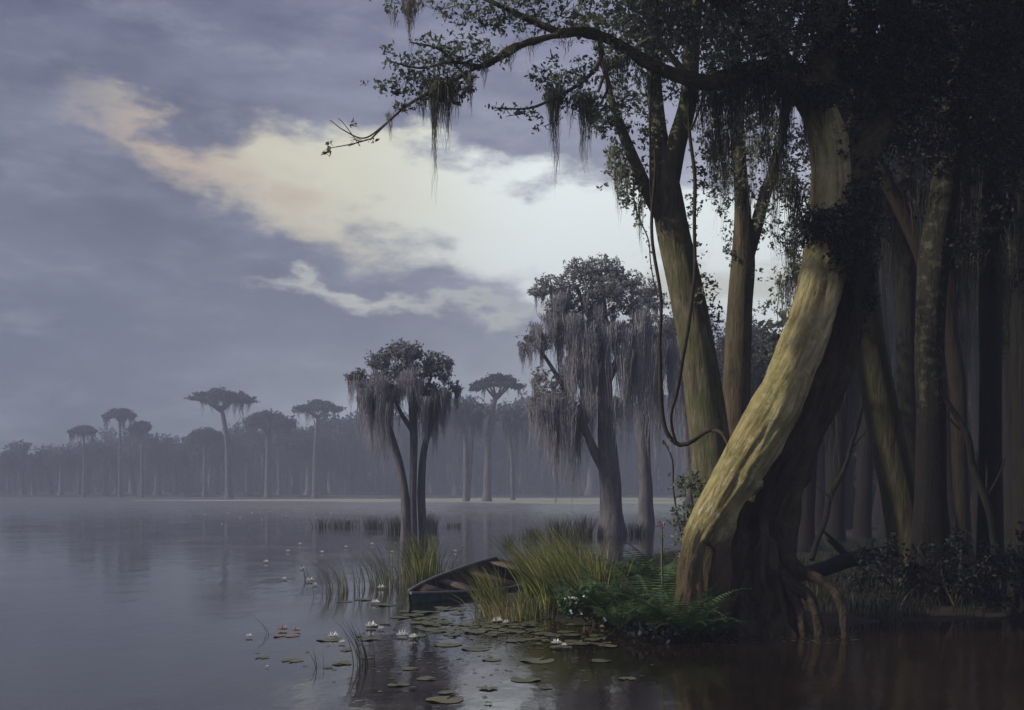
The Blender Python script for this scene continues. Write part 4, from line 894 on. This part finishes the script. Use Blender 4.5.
# ------------------------------------------------------------------ rowing boat
bow = G(414, 603); stern = G(520, 580)
ax = stern - bow; ax[2] = 0; Lb = np.linalg.norm(ax[:2]); ax /= Lb; sd = np.array([-ax[1], ax[0], 0])
print('boat length', Lb)
e = empty('rowing_boat', bow + ax * Lb / 2, 'old blue green rowing boat moored among the reeds', 'boat')
NS = 26
def station(t):
    w = 0.58 * (math.sin(min(1, t * 1.02 + .0) * math.pi * .62) ** .8) * (1 if t > 0 else 0) + .02
    sheer = 0.20 + .07 * (1 - t) ** 2.2 + .14 * max(0, t - .5) ** 1.4 * 2
    return w, sheer, -.12
prof = [(0.0, 0.0), (.35, .02), (.68, .16), (.86, .45), (.96, .8), (1.0, 1.0)]
def section(t, inset=0.0, lift=0.0):
    w, sh, kb = station(t); w = max(.005, w - inset); o = bow + ax * Lb * t
    rake = -(1 - t) ** 6 * .25
    rows = []
    for sg, seq in ((-1, prof[::-1]), (1, prof[1:])):
        for a, b in seq:
            z = kb + lift + (sh - kb - lift) * b
            rows.append(o + sd * sg * w * a + ax * rake * b + np.array([0, 0, z]))
    return rows
ts = np.linspace(0, 1, NS) ** 1.2
def shell(inset, lift, flip):
    V = np.array([section(t, inset, lift) for t in ts]); m = V.shape[1]
    i = (np.arange(NS - 1)[:, None] * m + np.arange(m - 1)[None]).ravel()
    f = np.stack([i, i + 1, i + m + 1, i + m], 1)
    return V.reshape(-1, 3), f[:, ::-1] if flip else f, m
M['hull'] = simple_mat('weathered_blue_paint', (0.13, 0.28, 0.28), (0.05, 0.12, 0.115), rough=.6, scale=9, bump=.3)
M['wood'] = simple_mat('old_brown_boards', (0.07, 0.045, 0.033), (0.03, 0.02, 0.015), rough=.8, scale=12, bump=.4)
M['rim'] = simple_mat('worn_grey_rim', (0.22, 0.24, 0.25), (0.11, 0.12, 0.13), rough=.7, scale=14, bump=.3)
M['palewood'] = simple_mat('pale_worn_thwart', (0.13, 0.10, 0.08), (0.065, 0.05, 0.04), rough=.8, scale=12, bump=.4)
mb = MB(); V, f, m = shell(0, 0, False); mb.add(V, f); mb.build('hull', M['hull'], e)
mb = MB(); V2, f2, m = shell(.03, .035, True); mb.add(V2, f2); mb.build('lining', M['wood'], e)
# transom
mb = MB(); a = np.array(section(1.0)); b2 = a + ax * -.035; n_ = len(a)
mb.add(np.vstack([a + ax * .004, b2]), [[k, k + 1, n_ + k + 1, n_ + k] for k in range(n_ - 1)]); mb.add(a + ax * .004, [list(range(n_))]); mb.add(b2, [list(range(n_))[::-1]]); mb.add(np.array([a[0] + ax * .004, a[-1] + ax * .004, b2[-1], b2[0]]), [[0, 1, 2, 3]])
mb.build('transom', M['wood'], e)
for sg in (0, -1):
    mb = MB(); rows = []
    for t in ts:
        p = section(t)[sg]; rows.append([*p + np.array([0, 0, .008]), .024])
    tube(mb, rows, 8, step=.12); mb.build('gunwale', M['rim'], e)
def plank(name, t0, t1, z, mat, inset=.03):
    mb = MB(); pts = []
    for t in (t0, t1):
        w, sh, kb = station(t); o = bow + ax * Lb * t
        for sg in (-1, 1):
            for zz in (z, z + .028): pts.append(o + sd * sg * (w - inset) + np.array([0, 0, zz]))
    mb.add(pts, [[0, 2, 3, 1], [4, 5, 7, 6], [1, 3, 7, 5], [0, 4, 6, 2], [0, 1, 5, 4], [2, 6, 7, 3]]); mb.build(name, mat, e, smooth=False)
plank('seat', .36, .44, .14, M['palewood']); plank('seat', .66, .73, .16, M['wood']); plank('seat', .9, .985, .24, M['palewood'])
plank('bow_deck', .04, .17, .225, M['wood'], .012)
for t in (.2, .3, .52, .6, .82):
    mb = MB(); s_ = np.array(section(t, .04, .045)); tube(mb, np.column_stack([s_, np.full(len(s_), .014)]), 6, step=.08); mb.build('rib', M['wood'], e)

from mathutils import Matrix
e.matrix_basis = Matrix.Translation(Vector(e.location) - Vector((0, 0, .05))) @ Matrix.Rotation(math.radians(13), 4, Vector(ax)) @ Matrix.Rotation(math.radians(-1.0), 4, Vector(sd))
# ------------------------------------------------------------------ lily pads and flowers
def pad_mesh(seed):
    r = random.Random(seed); n = 26; rim = []; V = [(0, 0, .008)]
    notch = .32
    for k in range(n):
        a = notch + (2 * math.pi - 2 * notch) * k / (n - 1)
        rr = 1 + .06 * math.sin(3 * a + seed) + r.uniform(-.025, .025)
        V.append((math.cos(a) * rr * .6, math.sin(a) * rr * .6, .010 + r.uniform(-.002, .003)))
    for k in range(n):
        a = notch + (2 * math.pi - 2 * notch) * k / (n - 1)
        rr = 1 + .07 * math.sin(3 * a + seed) + r.uniform(-.03, .03)
        V.append((math.cos(a) * rr, math.sin(a) * rr, .006 + .05 * max(0, math.sin(a * 2 + seed)) ** 4 + r.uniform(0, .006)))
    f3 = [[0, k, k + 1] for k in range(1, n)]; f4 = [[k, k + n, k + n + 1, k + 1] for k in range(1, n)]
    mb = MB(); mb.add(V, f3); mb.add(V, f4); return mb.mesh('lily_pad')
PADS = [pad_mesh(k) for k in range(5)]
for p_ in PADS: p_.materials.append(M['pad'])
padb = pad_mesh(9); padb.materials.append(M['padbrown'])
def pad(px, py, rpx, label=None, me=None, z=.004):
    g = G(px, py); r = rpx * g[1] / F
    o = bpy.data.objects.new('lily_pad', me or random.choice(PADS)); col.objects.link(o)
    o.location = (g[0], g[1], z); o.scale = (r, r, r * .6 + .1); o.rotation_euler = (random.uniform(-.01, .01), 0, random.uniform(0, 6.28))
    tag(o, label or 'small round green lily pad floating in the loose scatter of pads', 'lily pad', 'lily pads floating on the lagoon'); return o
named = [(446, 700, 19, 'largest yellow green lily pad, closest to the viewer'), (525, 680, 15, 'olive lily pad in the bright reflection right of the largest pad'), (538, 661, 17, 'wide dark olive lily pad below the brightest white lily'),
         (398, 685, 11, 'dark green lily pad left of the largest pad'), (427, 679, 10, 'brown green lily pad tucked behind the largest pad'), (292, 661, 11, 'oval green lily pad alone in the open dull water'), (262, 658, 7, 'small green lily pad beside the lone oval one'),
         (476, 649, 15, 'lily pad in the middle of the white reflection'), (492, 660, 10, 'narrow lily pad under the middle one in the white reflection'), (627, 679, 9, 'blackish lily pad in the dark reflection of the wood'),
         (601, 661, 10, 'dim lily pad at the edge of the dark reflection'), (410, 669, 9, 'faint lily pad between the slanting blades and the largest pad'), (448, 645, 14, 'lily pad under the white lily pair right of the slanting blades'),
         (330, 640, 13, 'reddish green pad carrying the white lily by the slanting blades'), (327, 668, 6, 'small dim pad near the few bent blades'), (366, 658, 7, 'pad at the foot of the sparse slanting blades'),
         (363, 600, 9, 'pad just before the thin greyish reed clump'), (345, 602, 8, 'dim pad on the open water side of the reed clumps'), (385, 605, 12, 'pad under the small white lily off the boat bow'), (400, 618, 10, 'pad beneath the white bloom nearest the boat bow')]
for a in named: pad(a[0], a[1], a[2], a[3])
pr_ = [(480, 628, 76, 9, 30), (520, 632, 60, 12, 26), (560, 640, 30, 8, 16), (430, 625, 30, 8, 14), (440, 612, 30, 5, 10), (505, 622, 30, 6, 16), (470, 690, 60, 10, 5), (600, 642, 30, 6, 10), (375, 640, 50, 14, 6)]
for cx, cy, rx, ry, n in pr_:
    for k in range(n): pad(cx + random.gauss(0, .5) * rx, cy + random.gauss(0, .5) * ry, random.uniform(3, 11), z=.004 + random.uniform(0, .012))
mb = MB()
c_ = np.array([G(random.gauss(500, 42), 626 + random.gauss(0, 9)) for k in range(900)] + [G(random.gauss(470, 70), 655 + random.gauss(0, 16)) for k in range(260)] + [G(random.uniform(580, 860), random.uniform(630, 645)) for k in range(260)])
c_[:, 2] = .006; u_ = rng.uniform(0, 6.28, len(c_)); r_ = rng.uniform(.008, .035, len(c_))[:, None]
V = np.stack([c_ + r_ * np.column_stack([np.cos(u_ + k * 1.57), np.sin(u_ + k * 1.57) * (.6 if k % 2 else 1), np.zeros(len(c_))]) for k in range(4)], 1).reshape(-1, 3)
mb.add(V, np.arange(len(c_))[:, None] * 4 + np.arange(4)[None])
tag(mb.build('floating_leaf_litter', M['pad']), 'small floating leaves and scum among the lily pads', None, None, 'stuff')
# a water lily: prototype with petals and stamens
def lily_proto(kind, pm):
    e = empty('water_lily', (0, 0, 0), '-', 'water lily', 'water lilies in flower')
    mb = MB()
    for ring, (n, rr, up, ln) in enumerate([(9, .25, .25, 1.0), (8, .18, .6, .85), (6, .1, 1.0, .7)]):
        for k in range(n):
            a = 6.283 * k / n + ring * .3; c, s = math.cos(a), math.sin(a); w = .2 * ln
            def q(r, h, o): return (c * r - s * o, s * r + c * o, h)
            V = [q(rr * .3, .06, 0), q(rr + .28 * ln, .05 + up * .2, -w), q(rr + .33 * ln, .02 + up * .2, 0), q(rr + .28 * ln, .05 + up * .2, w), q(rr + .72 * ln * (1 - up * .35), .12 + up * .55, 0)]
            mb.add(V, [[0, 1, 2], [0, 2, 3], [1, 4, 2], [2, 4, 3]])
    a = mb.build('petals', pm, e)
    mb = MB()
    for k in range(16):
        an = 6.283 * k / 16; c, s = math.cos(an), math.sin(an); V = [(c * .05 - s * .015, s * .05 + c * .015, .08), (c * .05 + s * .015, s * .05 - c * .015, .08), (c * .13, s * .13, .36)]
        mb.add(V, [[0, 1, 2]])
    b = mb.build('stamens', M['stamen'], e)
    KIDS[e.name] = [a, b]; return e
LW = lily_proto(0, M['petal']); LP = lily_proto(1, M['pinkpetal'])
used = {'w': False, 'p': False}
def lily(px, py, rpx, label, pink=False):
    g = G(px, py); r = rpx * g[1] / F; loc = (g[0], g[1], .012)
    key = 'p' if pink else 'w'; pr = LP if pink else LW
    if not used[key]:
        used[key] = True; pr.location = loc; pr.scale = (r, r, r * 1.15); pr['label'] = label; return pr
    return copy_thing(pr, loc, (r, r, r * 1.15), random.uniform(0, 6), label)
for a in [(402, 637, 8.5, 'big white water lily below the boat bow with its twin on the same pad'), (413, 639, 6.5, 'smaller white twin beside the big lily below the boat bow'), (371, 628, 8.5, 'big white water lily just above the slanting blades'), (381, 630, 5, 'small white lily tucked against the big one above the blades'),
          (333, 638, 7.5, 'white lily on the reddish pad by the slanting blades'), (342, 644, 5, 'half open lily at the edge of the reddish pad'), (381, 589, 5.5, 'white lily before the pale reed clump'), (375, 604, 6, 'white lily between the reeds and the boat bow'),
          (310, 582, 6, 'white lily under the few slanting dark blades'), (302, 570, 4, 'tiny white lily at the top of the slanting dark blades'), (315, 586, 4, 'little white bud against the lily under the dark blades'), (497, 623, 8, 'white lily at the reeds below the boat'), (506, 624, 5, 'small lily touching the one at the reeds below the boat'),
          (556, 645, 7.5, 'brightest white lily near the dark reflection'), (564, 647, 4.5, 'small white lily beside the brightest one'), (266, 563, 4, 'tiny white lily alone far from the reeds, upper one'), (284, 580, 3.5, 'tiny white lily alone beside the lily under the dark blades'),
          (249, 638, 5, 'pale bluish lily at the open edge of the scatter'), (602, 628, 3.5, 'small white bloom at the foot of the dark flowering bush'), (267, 668, 2.2, 'single white bud floating on the open dull water')]:
    lily(*a)
lily(283, 631, 7, 'faded pink brown water lily in the open water', True); lily(296, 632, 6, 'second faded pink lily beside the pink brown one', True)
pad(286, 636, 13, 'brown pad under the two faded pink lilies', padb)
for px, py, lb in [(322, 553, 'small white lily farthest left of the sparse row toward the reeds'), (346, 548, 'small white lily in the sparse row above the thin greyish reeds'), (372, 545, 'small white lily above the pale reed clump'), (300, 545, 'small white lily between the sedge row and the open water lilies'), (455, 552, 'small white lily in the open channel behind the boat'), (288, 552, 'small white lily level with the sparse row, on the open side'), (392, 553, 'small white lily near the reflection of the three stemmed cypress')]:
    lily(px, py, 3.0, lb)
for px, py in [(205, 515), (228, 514), (252, 513), (270, 512), (190, 517), (222, 524), (316, 518), (331, 514), (348, 520), (240, 518), (286, 516), (380, 523), (262, 520)]:
    lily(px, py, 1.5, 'tiny white lily speck far out on the lagoon')

# ------------------------------------------------------------------ haze
mb = MB(); X0, X1, Y0, Y1, Z0, Z1 = -340, 340, -30, 345, -1.0, 60
mb.add([(X0, Y0, Z0), (X1, Y0, Z0), (X1, Y1, Z0), (X0, Y1, Z0), (X0, Y0, Z1), (X1, Y0, Z1), (X1, Y1, Z1), (X0, Y1, Z1)], [[3, 2, 1, 0], [4, 5, 6, 7], [0, 1, 5, 4], [1, 2, 6, 5], [2, 3, 7, 6], [3, 0, 4, 7]])
hm = bpy.data.materials.new('haze_air'); hm.use_nodes = True; nt = hm.node_tree; nt.nodes.clear()
out = nt.nodes.new('ShaderNodeOutputMaterial'); pv = nt.nodes.new('ShaderNodeVolumePrincipled')
pv.inputs['Color'].default_value = (0.43, 0.475, 0.64, 1); pv.inputs['Density'].default_value = 0.0025; pv.inputs['Anisotropy'].default_value = 0.0
nt.links.new(pv.outputs[0], out.inputs['Volume'])
tag(mb.build('haze', hm, smooth=False), 'thin violet evening haze', None, None, 'stuff')

# ------------------------------------------------------------------ sky
w = bpy.data.worlds.new('World'); sc.world = w; w.use_nodes = True; nt = w.node_tree; nt.nodes.clear(); L = nt.links.new
SUN = Vector((-0.86, -0.17, 0.50)).normalized()
out = nt.nodes.new('ShaderNodeOutputWorld'); bg = nt.nodes.new('ShaderNodeBackground'); bg.inputs[1].default_value = 0.1
sky = nt.nodes.new('ShaderNodeTexSky'); sky.sky_type = 'NISHITA'; sky.sun_disc = False
sky.sun_elevation = math.asin(SUN.z); sky.sun_rotation = math.atan2(SUN.x, SUN.y)
tc = nt.nodes.new('ShaderNodeTexCoord')
def m_(op, a, b=None, c=None, clamp=False):
    n = nt.nodes.new('ShaderNodeMath'); n.operation = op; n.use_clamp = clamp
    for i, v in enumerate((a, b, c)):
        if v is None: continue
        if isinstance(v, (int, float)): n.inputs[i].default_value = v
        else: L(v, n.inputs[i])
    return n.outputs[0]
def sstep(v, lo, hi):
    n = nt.nodes.new('ShaderNodeMapRange'); n.interpolation_type = 'SMOOTHSTEP'
    for i, q in enumerate((v, lo, hi)):
        if isinstance(q, (int, float)): n.inputs[i].default_value = q
        else: L(q, n.inputs[i])
    n.inputs[3].default_value = 0; n.inputs[4].default_value = 1; return n.outputs[0]
def mixc(f, a, b):
    n = nt.nodes.new('ShaderNodeMix'); n.data_type = 'RGBA'
    for i, v in ((0, f), (6, a), (7, b)):
        if isinstance(v, (int, float)): n.inputs[i].default_value = v
        elif isinstance(v, tuple): n.inputs[i].default_value = (*v, 1)
        else: L(v, n.inputs[i])
    return n.outputs[2]
def lin(r, g, b, s=11.0):
    f = lambda c: ((c / 255 + .055) / 1.055) ** 2.4 if c > 10 else c / 255 / 12.92
    return (f(r) * s, f(g) * s, f(b) * s)
sp = nt.nodes.new('ShaderNodeSeparateXYZ'); L(tc.outputs['Generated'], sp.inputs[0])
az = m_('ARCTAN2', sp.outputs[0], sp.outputs[1]); el = m_('ARCSINE', sp.outputs[2])
# cloud domain: warp the angles by fractal noise, streaked along the sky
def nz(scale, detail, sx, sy, off=0.0, rough=.55):
    mp = nt.nodes.new('ShaderNodeMapping'); mp.inputs['Scale'].default_value = (sx, sx, sy); mp.inputs['Location'].default_value = (off, off * .7, off * .3); L(tc.outputs['Generated'], mp.inputs[0])
    n = nt.nodes.new('ShaderNodeTexNoise'); n.inputs['Scale'].default_value = scale; n.inputs['Detail'].default_value = detail; n.inputs['Roughness'].default_value = rough; L(mp.outputs[0], n.inputs['Vector'])
    return m_('SUBTRACT', n.outputs['Fac'], .5)
nA = nz(5, 6, 1, 2.6, 1.3); nB = nz(14, 6, 1, 2.2, 4.1, .6); nC = nz(2.2, 4, 1, 2, 7.7); nD = nz(7, 8, 1, 3.0, 2.2, .6); nE = nz(9, 9, 1, 3.6, 9.2, .68)
elw = m_('ADD', el, m_('ADD', m_('MULTIPLY', nA, .12), m_('MULTIPLY', nB, .09)))
azw = m_('ADD', az, m_('MULTIPLY', nD, .08))
AZ = lambda px: math.atan((px - 512) / F)
EL = lambda px, py: math.atan((HY - py) / F * math.cos(AZ(px)))
def curve(pts):
    """elevation (rad) as a function of azimuth"""
    r = nt.nodes.new('ShaderNodeValToRGB'); cr = r.color_ramp; cr.interpolation = 'EASE' if 0 else 'B_SPLINE' if 0 else 'LINEAR'
    while len(cr.elements) < len(pts): cr.elements.new(.5)
    for e_, (px, py) in zip(cr.elements, pts):
        e_.position = (AZ(px) + .8) / 1.6; v = (EL(px, py)) / .6; e_.color = (v, v, v, 1)
    L(m_('DIVIDE', m_('ADD', azw, .8), 1.6), r.inputs[0]); return m_('MULTIPLY', r.outputs[0], .6)
top = curve([(40, 92), (70, 78), (130, 100), (200, 118), (300, 124), (400, 130), (450, 150), (520, 172), (620, 192), (800, 180), (1200, 200)])
bot = curve([(40, 90), (80, 108), (150, 160), (200, 182), (260, 215), (340, 236), (420, 258), (480, 285), (540, 300), (650, 345), (800, 380), (1200, 380)])
band = m_('MULTIPLY', sstep(m_('SUBTRACT', top, elw), -.006, .022), sstep(m_('SUBTRACT', elw, bot), -.008, .03))
top2 = curve([(240, 282), (300, 270), (360, 274), (430, 288), (520, 294), (600, 284), (800, 270)])
bot2 = curve([(250, 284), (300, 292), (380, 304), (450, 310), (540, 312), (600, 320), (800, 330)])
band2 = m_('MULTIPLY', sstep(m_('SUBTRACT', top2, elw), -.004, .014), sstep(m_('SUBTRACT', elw, bot2), -.006, .016))
aL = sstep(az, AZ(-60), AZ(680))
# clouds: darker and bluer toward the left and up, lilac grey to the right
low = mixc(aL, lin(102, 116, 130), lin(196, 202, 208)); mid = mixc(aL, lin(82, 89, 108), lin(160, 162, 178)); hi = mixc(aL, lin(46, 50, 88), lin(122, 123, 152))
up1 = sstep(el, .06, .24); up2 = sstep(el, .26, .44)
cloud = mixc(up2, mixc(up1, low, mid), hi)
cloud = mixc(sstep(m_('ADD', m_('MULTIPLY', nC, 1.2), nD), -.22, .24), mixc(.5, cloud, lin(56, 59, 80)), mixc(.26, cloud, lin(162, 164, 180)))
cloud = mixc(m_('MULTIPLY', sstep(m_('ADD', nE, m_('MULTIPLY', nB, .5)), -.05, .25), .28), cloud, lin(175, 177, 188))
dband = curve([(0, 190), (150, 225), (300, 262), (420, 285), (520, 310), (700, 340)])
dd_ = m_('ABSOLUTE', m_('SUBTRACT', elw, m_('SUBTRACT', dband, .02)))
cloud = mixc(m_('MULTIPLY', m_('MULTIPLY', sstep(dd_, .075, .0), sstep(azw, AZ(620), AZ(380))), .5), cloud, lin(68, 71, 88))
warm = mixc(sstep(azw, AZ(60), AZ(330)), lin(190, 184, 156), lin(216, 214, 188)); warm = mixc(sstep(azw, AZ(330), AZ(560)), warm, lin(240, 248, 244)); 
warm = mixc(m_('MULTIPLY', sstep(m_('ADD', nA, nC), -.12, .16), sstep(azw, AZ(480), AZ(240))), warm, lin(190, 170, 146))
glow = mixc(m_('MULTIPLY', sstep(az, AZ(380), AZ(640)), sstep(el, .34, .1)), cloud, lin(222, 230, 234))
c_ = mixc(band, mixc(m_('MULTIPLY', sstep(az, AZ(350), AZ(700)), .35), cloud, glow), warm)
c_ = mixc(m_('MULTIPLY', band2, .95), c_, lin(212, 213, 198))
# behind and above the view: plain veiled cloud
back = m_('MULTIPLY', sstep(m_('ABSOLUTE', az), .75, 1.2), 1.0)
veil = mixc(sstep(m_('ADD', nC, nA), -.2, .2), lin(104, 108, 136), lin(150, 152, 172))
c_ = mixc(back, c_, veil); c_ = mixc(sstep(el, .5, .8), c_, veil)
c_ = mixc(.08, c_, sky.outputs[0])
L(c_, bg.inputs[0]); L(bg.outputs[0], out.inputs[0])

sl = bpy.data.lights.new('sun', 'SUN'); sl.energy = 3.6; sl.angle = math.radians(2.0); sl.color = (1.0, 0.9, 0.72)
so = bpy.data.objects.new('sun', sl); col.objects.link(so); so.rotation_euler = (-SUN).to_track_quat('-Z', 'Y').to_euler(); so.location = (-20, -8, 20)

cam = bpy.data.cameras.new('camera'); co_ = bpy.data.objects.new('camera', cam); col.objects.link(co_)
cam.sensor_width = 36; cam.lens = F / 1024 * 36; cam.shift_y = (HY - 355) / 1024; cam.clip_end = 3000; cam.clip_start = .05
co_.location = (0, 0, CAMH); co_.rotation_euler = (math.pi / 2, 0, 0); sc.camera = co_

sc.view_settings.view_transform = 'Standard'; sc.view_settings.look = 'None'; sc.view_settings.gamma = 1; sc.view_settings.exposure = 0.33
sc.view_settings.use_curve_mapping = False
cy = sc.cycles; cy.max_bounces = 6; cy.diffuse_bounces = 2; cy.glossy_bounces = 2; cy.transmission_bounces = 2; cy.volume_bounces = 1; cy.transparent_max_bounces = 8
cy.use_denoising = True; cy.use_fast_gi = False; cy.caustics_reflective = False; cy.caustics_refractive = False
cy.sample_clamp_indirect = 4.0
